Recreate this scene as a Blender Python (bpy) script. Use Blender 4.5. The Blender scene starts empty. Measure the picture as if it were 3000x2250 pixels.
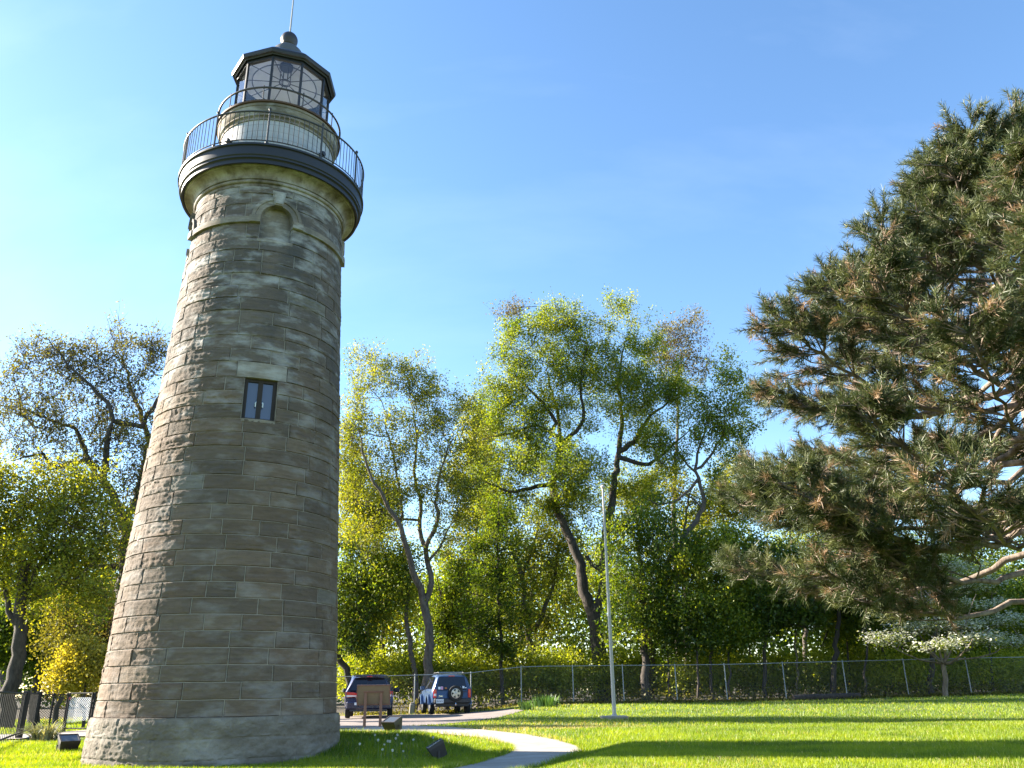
import bpy, math, random
import numpy as np
from mathutils import Matrix, Vector
D2R = math.radians
SC = bpy.context.scene
COL = SC.collection
rng = np.random.default_rng(7)
random.seed(7)

# ------------------------------------------------------------------ camera
FPX = 2427.0                                   # focal length in pixels of the 3000 px wide photograph
PITCH = D2R(20.341); ROLL = D2R(-0.735); EYE = 1.0
Fw = np.array([0, math.cos(PITCH), math.sin(PITCH)])
U0 = np.array([0, -math.sin(PITCH), math.cos(PITCH)]); R0 = np.array([1.0, 0, 0])
Rt = R0 * math.cos(ROLL) + U0 * math.sin(ROLL)
Up = -R0 * math.sin(ROLL) + U0 * math.cos(ROLL)
cam = bpy.data.cameras.new('camera'); cam_o = bpy.data.objects.new('camera', cam); COL.objects.link(cam_o)
cam.sensor_fit = 'HORIZONTAL'; cam.sensor_width = 36.0; cam.lens = FPX / 3000 * 36
cam.clip_start = 0.1; cam.clip_end = 5000
cam_o.matrix_world = Matrix(((Rt[0], Up[0], -Fw[0], 0), (Rt[1], Up[1], -Fw[1], 0), (Rt[2], Up[2], -Fw[2], EYE), (0, 0, 0, 1)))
SC.camera = cam_o

# ------------------------------------------------------------------ sun, sky, exposure
SUN_EL = D2R(25.0)
_h = np.array([-0.958, 0.287]); _h /= np.hypot(*_h)
SUN = np.array([_h[0] * math.cos(SUN_EL), _h[1] * math.cos(SUN_EL), math.sin(SUN_EL)])
ld = bpy.data.lights.new('sun', 'SUN'); ld.energy = 5.0; ld.angle = D2R(0.53); ld.color = (1.0, 0.91, 0.76)
lo = bpy.data.objects.new('sun', ld); COL.objects.link(lo)
lo.rotation_euler = Vector(-SUN).to_track_quat('-Z', 'Y').to_euler()
w = bpy.data.worlds.new('World'); SC.world = w; w.use_nodes = True
wn = w.node_tree; sky = wn.nodes.new('ShaderNodeTexSky'); sky.sky_type = 'NISHITA'; sky.sun_disc = False
sky.sun_elevation = SUN_EL; sky.sun_rotation = math.atan2(SUN[0], SUN[1])
sky.air_density = 1.0; sky.dust_density = 0.35; sky.ozone_density = 1.8; sky.altitude = 200
hs = wn.nodes.new('ShaderNodeHueSaturation'); hs.inputs['Saturation'].default_value = 1.13
wn.links.new(sky.outputs[0], hs.inputs['Color']); 
tcw = wn.nodes.new('ShaderNodeTexCoord'); mpw = wn.nodes.new('ShaderNodeMapping'); mpw.inputs['Rotation'].default_value = (0.3, 0.5, 0.4); mpw.inputs['Scale'].default_value = (1.2, 7, 5)
nzw = wn.nodes.new('ShaderNodeTexNoise'); nzw.inputs['Scale'].default_value = 1.3; nzw.inputs['Detail'].default_value = 6; nzw.inputs['Roughness'].default_value = .55
rpw = wn.nodes.new('ShaderNodeMapRange'); rpw.inputs[1].default_value = .48; rpw.inputs[2].default_value = .80; rpw.inputs[3].default_value = 0; rpw.inputs[4].default_value = .045
mxw = wn.nodes.new('ShaderNodeMix'); mxw.data_type = 'RGBA'; mxw.inputs[7].default_value = (7.5, 8.0, 8.6, 1)     # thin cirrus veil
wn.links.new(tcw.outputs['Generated'], mpw.inputs[0]); wn.links.new(mpw.outputs[0], nzw.inputs['Vector']); wn.links.new(nzw.outputs['Fac'], rpw.inputs[0]); wn.links.new(rpw.outputs[0], mxw.inputs[0])
wn.links.new(hs.outputs[0], mxw.inputs[6]); wn.links.new(mxw.outputs[2], wn.nodes['Background'].inputs[0]); wn.nodes['Background'].inputs[1].default_value = 0.076
vs = SC.view_settings; vs.view_transform = 'Standard'; vs.look = 'None'; vs.exposure = 2.35; vs.gamma = 1.0; vs.use_curve_mapping = False
cy = SC.cycles; cy.max_bounces = 8; cy.diffuse_bounces = 3; cy.transparent_max_bounces = 24; cy.transmission_bounces = 6
cy.caustics_reflective = False; cy.caustics_refractive = False; cy.sample_clamp_indirect = 6; cy.use_denoising = True

# ------------------------------------------------------------------ helpers
def ray(x, y): return Rt * (x - 1500) + Up * (1125 - y) + Fw * FPX
def at(x, y, Y):
    d = ray(x, y); return d * (Y / d[1]) + np.array([0, 0, EYE])
def sstep(a, b, x):
    t = np.clip((np.asarray(x, float) - a) / (b - a), 0, 1); return t * t * (3 - 2 * t)
def vnoise(x, y, seed=0):
    xi = np.floor(x); yi = np.floor(y); fx = x - xi; fy = y - yi
    fx = fx * fx * (3 - 2 * fx); fy = fy * fy * (3 - 2 * fy)
    def h(i, j):
        v = np.sin(i * 127.1 + j * 311.7 + seed * 74.7) * 43758.5453
        return v - np.floor(v)
    return (h(xi, yi) * (1 - fx) + h(xi + 1, yi) * fx) * (1 - fy) + (h(xi, yi + 1) * (1 - fx) + h(xi + 1, yi + 1) * fx) * fy

ORG = {}
def tag(o, label=None, cat=None, group=None, kind=None):
    if label: o['label'] = label
    if cat: o['category'] = cat
    if group: o['group'] = group
    if kind: o['kind'] = kind
    return o
def thing(name, label, cat, loc=(0, 0, 0), rz=0.0, group=None, local=False):
    o = bpy.data.objects.new(name, None); COL.objects.link(o); o.empty_display_size = 0.3
    o.location = tuple(loc); o.rotation_euler = (0, 0, rz)
    ORG[o.name] = np.zeros(3) if local else np.array(loc, float)
    return tag(o, label, cat, group)
def mesh_obj(name, v, f, mat, parent=None, smooth=False, attrs=None, sharp=None):
    v = np.asarray(v, np.float32).reshape(-1, 3)
    org = ORG[parent.name] if parent is not None else np.zeros(3)
    v = v - org.astype(np.float32)
    me = bpy.data.meshes.new(name)
    if isinstance(f, np.ndarray):
        k = f.shape[1]; n = len(f)
        me.vertices.add(len(v)); me.vertices.foreach_set('co', v.ravel())
        me.loops.add(n * k); me.loops.foreach_set('vertex_index', f.astype(np.int32).ravel())
        me.polygons.add(n); me.polygons.foreach_set('loop_start', np.arange(0, n * k, k, dtype=np.int32))
        me.update(calc_edges=True)
    else:
        me.from_pydata(v.tolist(), [], f); me.update()
    for an, (dom, typ, dat) in (attrs or {}).items():
        a = me.attributes.new(an, typ, dom)
        if typ == 'FLOAT': a.data.foreach_set('value', np.asarray(dat, np.float32))
        else: a.data.foreach_set('color', np.asarray(dat, np.float32).ravel())
    me.materials.append(mat)
    if smooth or sharp:
        me.polygons.foreach_set('use_smooth', np.ones(len(me.polygons), bool))
        if sharp: me.set_sharp_from_angle(angle=D2R(sharp))
    o = bpy.data.objects.new(name, me); COL.objects.link(o)
    if parent is not None:
        o.parent = parent; ORG[o.name] = org
    return o
def rotm(ax, ang): return np.array(Matrix.Rotation(ang, 3, ax))
class MB:
    def __init__(s): s.v = []; s.f = []; s.n = 0
    def add(s, v, f):
        v = np.asarray(v, float).reshape(-1, 3)
        s.v.append(v); s.f += [[i + s.n for i in q] for q in f]; s.n += len(v); return s
    def box(s, c, size, R=None):
        h = np.array(size) / 2
        v = np.array([[sx, sy, sz] for sz in (-1, 1) for sy in (-1, 1) for sx in (-1, 1)]) * h
        if R is not None: v = v @ np.asarray(R).T
        return s.add(v + np.array(c), [[0, 2, 3, 1], [4, 5, 7, 6], [0, 1, 5, 4], [2, 6, 7, 3], [0, 4, 6, 2], [1, 3, 7, 5]])
    def bbox(s, c, size, b=0.01, R=None):           # box with chamfered edges
        h = np.array(size) / 2; v = []
        for sz in (-1, 1):
            for sy in (-1, 1):
                for sx in (-1, 1):
                    q = np.array([sx, sy, sz])
                    for k in range(3):
                        p = q * (h - b); p[k] = q[k] * h[k]; v.append(p)
        v = np.array(v)
        idx = lambda sx, sy, sz, k: ((sz > 0) * 4 + (sy > 0) * 2 + (sx > 0)) * 3 + k
        f = []
        for k in range(3):
            for sg in (-1, 1):
                o = [j for j in range(3) if j != k]; q = []
                for a, b_ in ((-1, -1), (1, -1), (1, 1), (-1, 1)):
                    t = [0, 0, 0]; t[k] = sg; t[o[0]] = a; t[o[1]] = b_; q.append(idx(*t, k))
                f.append(q if (sg > 0) != (k == 1) else q[::-1])
        for k in range(3):                          # edges along axis k
            o = [j for j in range(3) if j != k]
            for a in (-1, 1):
                for b_ in (-1, 1):
                    t0 = [0, 0, 0]; t0[o[0]] = a; t0[o[1]] = b_; t1 = list(t0); t0[k] = -1; t1[k] = 1
                    f.append([idx(*t0, o[0]), idx(*t1, o[0]), idx(*t1, o[1]), idx(*t0, o[1])])
        for sx in (-1, 1):
            for sy in (-1, 1):
                for sz in (-1, 1): f.append([idx(sx, sy, sz, k) for k in range(3)])
        if R is not None: v = v @ np.asarray(R).T
        return s.add(v + np.array(c), f)
    def tube(s, pts, r, n=8, cap=True, closed=False):
        pts = np.asarray(pts, float); m = len(pts); r = np.broadcast_to(np.asarray(r, float), (m,))
        if closed: t = np.roll(pts, -1, 0) - np.roll(pts, 1, 0)
        else: t = np.gradient(pts, axis=0)
        t /= np.linalg.norm(t, axis=1, keepdims=True) + 1e-12
        ref = np.array([0.0, 0, 1]) if abs(t[0][2]) < 0.9 else np.array([1.0, 0, 0])
        a = np.cross(t[0], ref); a /= np.linalg.norm(a); A = [a]
        for i in range(1, m):
            a = a - t[i] * (a @ t[i]); a /= np.linalg.norm(a) + 1e-12; A.append(a)
        A = np.array(A); B = np.cross(t, A)
        an = np.arange(n) * 2 * math.pi / n
        v = pts[:, None] + r[:, None, None] * (A[:, None] * np.cos(an)[None, :, None] + B[:, None] * np.sin(an)[None, :, None])
        f = []
        for i in range(m if closed else m - 1):
            j = (i + 1) % m
            for k in range(n):
                f.append([i * n + k, i * n + (k + 1) % n, j * n + (k + 1) % n, j * n + k])
        if cap and not closed: f += [list(range(n))[::-1], [(m - 1) * n + k for k in range(n)]]
        return s.add(v.reshape(-1, 3), f)
    def lathe(s, prof, n=48, c=(0, 0, 0), a0=0.0, a1=2 * math.pi, axis=None):
        prof = np.asarray(prof, float); full = abs(a1 - a0 - 2 * math.pi) < 1e-6
        an = a0 + (a1 - a0) * np.arange(n if full else n + 1) / n; m = len(prof); k = len(an)
        v = np.stack([prof[:, 0][:, None] * np.cos(an), prof[:, 0][:, None] * np.sin(an), np.repeat(prof[:, 1][:, None], k, 1)], -1).reshape(-1, 3)
        if axis is not None: v = v @ np.asarray(axis).T
        f = [[i * k + j, i * k + (j + 1) % k, (i + 1) * k + (j + 1) % k, (i + 1) * k + j] for i in range(m - 1) for j in range(k if full else k - 1)]
        return s.add(v + np.array(c), f)
    def prism(s, poly, d0, d1):                     # poly: list of points, extruded from +d0 to +d1 (vectors)
        p = np.asarray(poly, float); n = len(p)
        f = [list(range(n))[::-1], [n + i for i in range(n)]] + [[i, (i + 1) % n, n + (i + 1) % n, n + i] for i in range(n)]
        return s.add(np.vstack([p + np.array(d0), p + np.array(d1)]), f)
    def build(s, name, mat, parent=None, smooth=False, sharp=None):
        return mesh_obj(name, np.vstack(s.v), s.f, mat, parent, smooth, None, sharp)

# ------------------------------------------------------------------ materials
def mat(name, build):
    m = bpy.data.materials.new(name); m.use_nodes = True; nt = m.node_tree; nt.nodes.clear()
    out = nt.nodes.new('ShaderNodeOutputMaterial')
    class N:
        def __call__(s, typ, _p=None, **kw):
            nd = nt.nodes.new('ShaderNode' + typ)
            for k, v in (_p or {}).items(): setattr(nd, k, v)
            for k, v in kw.items():
                k = k.replace('_', ' ')
                sock = nd.inputs[int(k[1:])] if k[0] == 'i' and k[1:].isdigit() else nd.inputs[k]
                if isinstance(v, bpy.types.NodeSocket): nt.links.new(v, sock)
                else: sock.default_value = v
            return nd
        def ramp(s, fac, stops, interp='LINEAR'):
            nd = nt.nodes.new('ShaderNodeValToRGB'); nt.links.new(fac, nd.inputs[0]); e = nd.color_ramp.elements
            nd.color_ramp.interpolation = interp
            while len(e) < len(stops): e.new(0.5)
            for el, (p, c) in zip(e, stops): el.position = p; el.color = (*c, 1) if len(c) == 3 else c
            return nd.outputs[0]
        def mix(s, fac, a, b, mode='MIX'):
            nd = nt.nodes.new('ShaderNodeMix'); nd.data_type = 'RGBA'; nd.blend_type = mode; nd.clamp_factor = True
            for sk, v in ((nd.inputs[0], fac), (nd.inputs[6], a), (nd.inputs[7], b)):
                if isinstance(v, bpy.types.NodeSocket): nt.links.new(v, sk)
                else: sk.default_value = (*v, 1) if isinstance(v, tuple) and len(v) == 3 else v
            return nd.outputs[2]
        def math(s, op, a, b=0.0, clamp=False):
            nd = nt.nodes.new('ShaderNodeMath'); nd.operation = op; nd.use_clamp = clamp
            for sk, v in ((nd.inputs[0], a), (nd.inputs[1], b)):
                if isinstance(v, bpy.types.NodeSocket): nt.links.new(v, sk)
                else: sk.default_value = v
            return nd.outputs[0]
        def noise(s, vec, scale, detail=4.0, rough=0.6, stretch=None):
            if stretch is not None:
                mp = nt.nodes.new('ShaderNodeMapping'); mp.inputs['Scale'].default_value = stretch
                nt.links.new(vec, mp.inputs[0]); vec = mp.outputs[0]
            nd = nt.nodes.new('ShaderNodeTexNoise'); nt.links.new(vec, nd.inputs['Vector'])
            nd.inputs['Scale'].default_value = scale; nd.inputs['Detail'].default_value = detail; nd.inputs['Roughness'].default_value = rough
            return nd.outputs['Fac']
        def bump(s, h, strength=0.4, dist=0.01):
            return s('Bump', Height=h, Strength=strength, Distance=dist).outputs[0]
        def attr(s, n): 
            nd = nt.nodes.new('ShaderNodeAttribute'); nd.attribute_name = n; return nd
    n = N(); n.obj = nt.nodes.new('ShaderNodeTexCoord').outputs['Object']; n.nt = nt
    sh = build(n)
    nt.links.new(sh if isinstance(sh, bpy.types.NodeSocket) else sh.outputs[0], out.inputs[0]); return m
def simple(name, col, rough=0.6, metal=0.0, var=0.15, scale=8.0, bump=0.0, coat=0.0, stretch=None):
    def b(n):
        nz = n.noise(n.obj, scale, 5, 0.65, stretch)
        c = n.mix(nz, tuple(x * (1 - var) for x in col), tuple(min(1, x * (1 + var)) for x in col))
        kw = dict(Base_Color=c, Roughness=n.math('ADD', n.math('MULTIPLY', nz, 0.25), rough - 0.12), Metallic=metal)
        if coat: kw['Coat_Weight'] = coat
        if bump: kw['Normal'] = n.bump(nz, 0.6, bump)
        return n('BsdfPrincipled', **kw)
    return mat(name, b)
def leafmat(name, stops, trans=0.5, gloss=0.02, tcol=(1.45, 1.35, 0.5)):
    def b(n):
        c = n.ramp(n.attr('tint').outputs['Fac'], stops)
        tc = n.mix(1.0, c, (*tcol, 1), 'MULTIPLY')
        d = n('BsdfDiffuse', Color=c); t = n('BsdfTranslucent', Color=tc); g = n('BsdfGlossy', Color=(1, 1, 1, 1), Roughness=0.5)
        m1 = n('MixShader', i0=trans, i1=d.outputs[0], i2=t.outputs[0])
        return n('MixShader', i0=gloss, i1=m1.outputs[0], i2=g.outputs[0])
    return mat(name, b)

def stone_build(n, dark=1.0, bumpd=0.012, usecol=True):
    o = n.obj
    base = n.attr('Col').outputs['Color'] if usecol else n.ramp(n.noise(o, 1.3, 4), [(0.3, (.19, .155, .12)), (0.7, (.31, .265, .215))])
    grain = n.noise(o, 55, 5, 0.75)
    bed = n.noise(o, 3.2, 5, 0.7, (1, 1, 7))
    blot = n.noise(o, 0.55, 4, 0.6)
    c = n.mix(n.ramp(bed, [(0.35, (0, 0, 0)), (0.7, (1, 1, 1))]), n.mix(1.0, base, (.72, .69, .67, 1), 'MULTIPLY'), n.mix(1.0, base, (1.10, 1.07, 1.05, 1), 'MULTIPLY'))
    soot = n.ramp(n.noise(o, 1.1, 5, 0.65, (1, 1, 0.35)), [(0.42, (0, 0, 0)), (0.66, (1, 1, 1))])
    sepz = n('SeparateXYZ', Vector=o).outputs[2]
    hi = n.ramp(n.math('MULTIPLY', sepz, 0.1), [(0.5, (.35, .35, .35)), (0.72, (1, 1, 1))])
    c = n.mix(n.math('MULTIPLY', n.math('MULTIPLY', soot, hi), 0.78), c, (.055, .053, .053))
    eff = n.ramp(n.math('ADD', n.noise(o, 1.7, 5, 0.6, (1, 1, 2.6)), n.math('MULTIPLY', n.math('SUBTRACT', blot, 0.5), 0.5)), [(0.50, (0, 0, 0)), (0.70, (1, 1, 1))])
    c = n.mix(n.math('MULTIPLY', eff, n.math('ADD', n.math('MULTIPLY', hi, 0.78), 0.03)), c, (.42, .395, .375))
    c = n.mix(n.math('MULTIPLY', n.math('SUBTRACT', grain, 0.5), 0.9, True), c, (.1, .085, .07))
    c = n.mix(1.0, c, (dark, dark, dark, 1), 'MULTIPLY')
    h = n.math('ADD', n.math('MULTIPLY', grain, 0.5), n.math('ADD', bed, n.math('MULTIPLY', n.noise(o, 16, 5, 0.7), 0.9)))
    return n('BsdfPrincipled', Base_Color=c, Roughness=0.92, Normal=n.bump(h, 0.8, bumpd))
M = {}
M['stone'] = mat('weathered_sandstone', lambda n: stone_build(n))
M['trim'] = mat('sandstone_trim', lambda n: stone_build(n, 1.15, 0.006, False))
def plinth_b(n):
    o = n.obj; a = n.noise(o, 1.4, 6, 0.65, (1, 1, 2)); g = n.noise(o, 40, 5, 0.75)
    c = n.ramp(a, [(0.32, (.11, .09, .07)), (0.5, (.185, .155, .125)), (0.70, (.31, .28, .25))])
    sepz = n('SeparateXYZ', Vector=o).outputs[2]
    low = n.ramp(n.math('ADD', sepz, n.math('MULTIPLY', n.noise(o, 3, 5), 0.5)), [(0.2, (1, 1, 1)), (0.55, (0, 0, 0))])
    c = n.mix(n.math('MULTIPLY', low, n.ramp(n.noise(o, 2.2, 4), [(0.45, (0, 0, 0)), (0.62, (1, 1, 1))])), c, (.10, .085, .06))
    c = n.mix(n.math('MULTIPLY', n.math('SUBTRACT', g, 0.5), 1.2, True), c, (.12, .1, .08))
    return n('BsdfPrincipled', Base_Color=c, Roughness=0.95, Normal=n.bump(n.math('ADD', n.math('MULTIPLY', g, 0.4), n.noise(o, 9, 6, 0.7)), 0.9, 0.03))
M['plinth'] = mat('rough_base_stone', plinth_b)
def cornice_b(n):
    o = n.obj; a = n.noise(o, 1.6, 5, 0.65)
    c = n.ramp(a, [(0.33, (.085, .064, .048)), (0.46, (.22, .18, .15)), (0.64, (.40, .365, .36))])
    c = n.mix(n.ramp(n.noise(o, 5, 5), [(0.55, (0, 0, 0)), (0.75, (1, 1, 1))]), c, (.07, .055, .03))
    return n('BsdfPrincipled', Base_Color=c, Roughness=0.9, Normal=n.bump(n.noise(o, 30, 5), 0.4, 0.006))
M['cornice'] = mat('stained_cornice_stone', cornice_b)
M['mortar'] = simple('lime_mortar', (.36, .315, .26), 0.95, var=0.3, scale=6)
M['iron'] = simple('dark_painted_iron', (.017, .0165, .021), 0.5, var=0.35, scale=5)
M['iron2'] = simple('weathered_dark_rail', (.045, .042, .045), 0.5, var=0.3, scale=9)
M['rust'] = simple('rusty_deck_edge', (.09, .045, .025), 0.7, var=0.4, scale=4)
M['bronze'] = simple('brown_bronze_frame', (.026, .017, .013), 0.75, var=0.25, scale=6)
M['white'] = simple('white_paint', (.74, .74, .73), 0.6, var=0.06, scale=3)
M['ceil'] = simple('pale_ceiling', (.74, .75, .80), 0.7, var=0.08, scale=2)
def tile_b(n):
    u = n('UVMap').outputs[0]
    br = n('TexBrick', {'offset': 0.0, 'squash': 1.0}, Vector=u, Color1=(.47, .445, .44, 1), Color2=(.40, .385, .385, 1), Mortar=(.30, .28, .27, 1), Scale=1.0, Mortar_Size=0.007, Brick_Width=0.19, Row_Height=0.155)
    c = n.mix(n.math('MULTIPLY', n.ramp(n.noise(n.obj, 2.2, 5), [(0.5, (0, 0, 0)), (0.8, (1, 1, 1))]), 0.35), br.outputs[0], (.42, .36, .30))
    return n('BsdfPrincipled', Base_Color=c, Roughness=0.55)
M['tile'] = mat('white_glazed_tile', tile_b)
def glass_b(n, tint=(0.93, 0.95, 0.97), base=0.05):
    t = n('BsdfTransparent', Color=(*tint, 1)); g = n('BsdfGlossy', Color=(1, 1, 1, 1), Roughness=0.03)
    f = n('Fresnel', IOR=1.5).outputs[0]
    return n('MixShader', i0=n.math('ADD', f, base, True), i1=t.outputs[0], i2=g.outputs[0])
M['glass'] = mat('lantern_glass', lambda n: glass_b(n))
M['wglass'] = mat('dark_window_glass', lambda n: n('BsdfPrincipled', Base_Color=(.05, .055, .085, 1), Roughness=0.06, Specular_IOR_Level=0.9))
M['steel'] = simple('galvanised_steel', (.30, .31, .31), 0.55, metal=0.2, var=0.2, scale=6)
M['pole'] = simple('white_flagpole_paint', (.42, .395, .37), 0.45, var=0.15, scale=3)
M['concrete'] = simple('old_concrete', (.30, .27, .23), 0.92, var=0.3, scale=5, bump=0.01)
M['black'] = simple('black_painted_metal', (.006, .0055, .006), 0.8, var=0.3, scale=6)
M['wood'] = simple('brown_board', (.25, .165, .10), 0.65, var=0.22, scale=3, stretch=(1, 1, 9))
M['post'] = simple('red_brown_post', (.24, .115, .075), 0.6, var=0.2, scale=4)
M['housing'] = simple('dark_bronze_housing', (.038, .030, .030), 0.55, var=0.3, scale=7)
M['lens'] = mat('floodlight_lens', lambda n: n('BsdfPrincipled', Base_Color=(.06, .065, .075, 1), Roughness=0.25, Specular_IOR_Level=0.5))
M['suv'] = simple('metallic_blue_paint', (.040, .080, .175), 0.3, metal=0.3, var=0.1, coat=0.35)
M['van'] = simple('dark_indigo_paint', (.022, .022, .062), 0.28, metal=0.3, var=0.1, coat=0.8)
M['cglass'] = mat('tinted_car_glass', lambda n: n('BsdfPrincipled', Base_Color=(.012, .012, .018, 1), Roughness=0.05, Specular_IOR_Level=0.7))
M['rubber'] = simple('tyre_rubber', (.018, .018, .018), 0.85)
M['plastic'] = simple('dark_grey_plastic', (.03, .032, .04), 0.6)
M['alloy'] = simple('alloy_wheel', (.38, .38, .40), 0.3, metal=0.8)
M['chrome'] = simple('chrome_trim', (.75, .75, .78), 0.18, metal=1.0, var=0.05)
M['red'] = mat('red_tail_lens', lambda n: n('BsdfPrincipled', Base_Color=(.55, .012, .02, 1), Roughness=0.12, Coat_Weight=0.5))
M['clear'] = mat('clear_tail_lens', lambda n: n('BsdfPrincipled', Base_Color=(.75, .72, .75, 1), Roughness=0.12))
M['plate'] = simple('licence_plate', (.72, .74, .78), 0.45, var=0.08)
M['ink'] = simple('dark_blue_ink', (.03, .04, .12), 0.6)
M['pink'] = simple('pink_sticker', (.7, .35, .5), 0.5)
M['orange'] = simple('amber_lens', (.5, .16, .02), 0.2)
def bark(name, c0, c1, sc=9):
    return mat(name, lambda n: n('BsdfPrincipled', Base_Color=n.ramp(n.noise(n.obj, sc, 6, 0.7, (1, 1, .28)), [(0.34, c0), (0.66, c1)]), Roughness=0.95, Normal=n.bump(n.noise(n.obj, sc * 1.6, 6, 0.7, (1, 1, .25)), 0.9, 0.035)))
M['bark'] = bark('grey_brown_bark', (.045, .035, .028), (.15, .12, .10))
M['barkd'] = bark('dark_brown_bark', (.022, .018, .015), (.085, .066, .055))  # darker brown bark tone for the dark trunks
M['barkp'] = bark('pine_bark', (.07, .05, .04), (.30, .235, .19), 6)
M['barkl'] = bark('pale_bark', (.10, .08, .06), (.28, .22, .17))
M['leaf_yellow'] = leafmat('leaf_yellow_green', [(0, (.08, .11, .010)), (0.5, (.20, .225, .018)), (1, (.33, .31, .03))], 0.55)
M['leaf_fresh'] = leafmat('leaf_fresh_green', [(0, (.050, .10, .009)), (0.5, (.15, .205, .014)), (1, (.30, .32, .028))], 0.6)
M['leaf_deep'] = leafmat('leaf_deep_green', [(0, (.034, .066, .009)), (0.5, (.085, .14, .013)), (1, (.18, .22, .024))], 0.58)
M['leaf_olive'] = leafmat('leaf_olive_bronze', [(0, (.07, .06, .018)), (0.5, (.13, .125, .025)), (1, (.22, .20, .04))], 0.45)
M['leaf_brown'] = leafmat('bud_brown', [(0, (.08, .055, .03)), (0.5, (.15, .12, .05)), (1, (.22, .21, .07))], 0.35)
M['leaf_gold'] = leafmat('leaf_gold', [(0, (.16, .15, .02)), (0.5, (.30, .26, .03)), (1, (.45, .38, .06))], 0.5)
M['needle'] = leafmat('pine_needles', [(0, (.022, .036, .018)), (0.42, (.078, .096, .034)), (0.72, (.165, .175, .058)), (0.78, (.20, .13, .075)), (1, (.38, .25, .16))], 0.22, 0.03, (1.1, 1.1, .8))
M['leaf_sunlit_tint'] = leafmat('leaf_painted_sunlit', [(0, (.12, .17, .012)), (0.5, (.24, .29, .02)), (1, (.36, .37, .035))], 0.6)  # green brightened in colour to stand in for sunlight on the shrubs
M['bract'] = leafmat('white_bracts', [(0, (.42, .44, .26)), (0.5, (.66, .65, .52)), (1, (.82, .81, .75))], 0.35, 0.03, (1, 1, .95))
M['grass'] = leafmat('grass_blades', [(0, (.075, .14, .004)), (0.5, (.19, .275, .006)), (0.85, (.32, .37, .010)), (0.92, (.36, .30, .13)), (1, (.55, .46, .30))], 0.5, 0.025, (1.5, 1.35, .35))
M['blade_grey'] = leafmat('grey_green_blades', [(0, (.11, .12, .07)), (0.5, (.24, .24, .16)), (1, (.40, .38, .27))], 0.3)
M['blade_iris'] = leafmat('iris_blades', [(0, (.03, .075, .02)), (0.5, (.06, .13, .035)), (1, (.11, .19, .06))], 0.35)
M['fluff'] = mat('dandelion_fluff', lambda n: n('MixShader', i0=0.5, i1=n('BsdfDiffuse', Color=(.75, .74, .7, 1)).outputs[0], i2=n('BsdfTranslucent', Color=(.75, .74, .7, 1)).outputs[0]))
M['stem'] = simple('green_stem', (.10, .15, .04), 0.7)
def mesh_b(n, cell=0.055, wire=0.2, col=(.40, .40, .40)):
    o = n('UVMap').outputs[0]; s = n('SeparateXYZ', Vector=o)
    a = n.math('DIVIDE', n.math('ADD', s.outputs[0], s.outputs[1]), cell); b = n.math('DIVIDE', n.math('SUBTRACT', s.outputs[0], s.outputs[1]), cell)
    fa = n.math('LESS_THAN', n.math('FRACT', a), wire); fb = n.math('LESS_THAN', n.math('FRACT', b), wire)
    return n('MixShader', i0=n.math('MAXIMUM', fa, fb), i1=n('BsdfTransparent').outputs[0], i2=n('BsdfPrincipled', Base_Color=(*col, 1), Roughness=0.5, Metallic=0.3).outputs[0])
M['chain'] = mat('chain_link_wire', lambda n: mesh_b(n, 0.075, 0.03, (.2, .2, .2)))
M['chainb'] = mat('black_chain_link_wire', lambda n: mesh_b(n, 0.075, 0.2, (.03, .028, .028)))
M['chainw'] = mat('bright_chain_link_wire', lambda n: mesh_b(n, 0.07, 0.3, (.75, .73, .76)))

# ------------------------------------------------------------------ ground
def PL(pts): return np.array(pts, float)
PATH_L = PL([(-3.2, 6), (-1.75, 10), (-.95, 12.2), (-.55, 13.3), (-.25, 14.6), (-.05, 16.0), (-.18, 17.8), (-.5, 19.3), (-.95, 20.6), (-2.2, 23.0), (-3.4, 24.2), (-5.5, 25.2)])
PATH_R = PL([(-1.9, 6), (-.45, 10), (.15, 12.0), (.45, 12.9), (.85, 14.6), (1.15, 15.7), (1.15, 17.0), (.85, 19.0), (.25, 21.6), (-.85, 24.4), (-2.0, 26.6), (-3.6, 28.2)])
def pleft(y): return np.interp(y, PATH_L[:, 1], PATH_L[:, 0])
def pright(y): return np.interp(y, PATH_R[:, 1], PATH_R[:, 0])
LOT = PL([(-13.6, 26.2), (-8, 26.4), (-5.5, 26.6), (-3.4, 27.6), (-2.0, 29.5), (-.6, 32.5), (.35, 36.2), (-.4, 39.2), (-2.4, 40.6), (-6, 41.2), (-13.6, 41.5)])
WALK = PL([(-40, 17.0), (-22, 18.6), (-15, 20.2), (-11.6, 23.4), (-8, 24.6), (-5.6, 25.1), (-5.6, 26.7), (-8, 26.6), (-12.6, 26.0), (-17, 23.8), (-24, 21.0), (-40, 19.4)])
TC = np.array([-16 * math.sin(D2R(18.4)), 16 * math.cos(D2R(18.4))])
def inpoly(x, y, P):
    x = np.asarray(x); y = np.asarray(y); c = np.zeros(x.shape, bool); j = len(P) - 1
    for i in range(len(P)):
        with np.errstate(divide='ignore', invalid='ignore'):
            k = ((P[i, 1] > y) != (P[j, 1] > y)) & (x < (P[j, 0] - P[i, 0]) * (y - P[i, 1]) / (P[j, 1] - P[i, 1]) + P[i, 0])
        c ^= k; j = i
    return c
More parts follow.
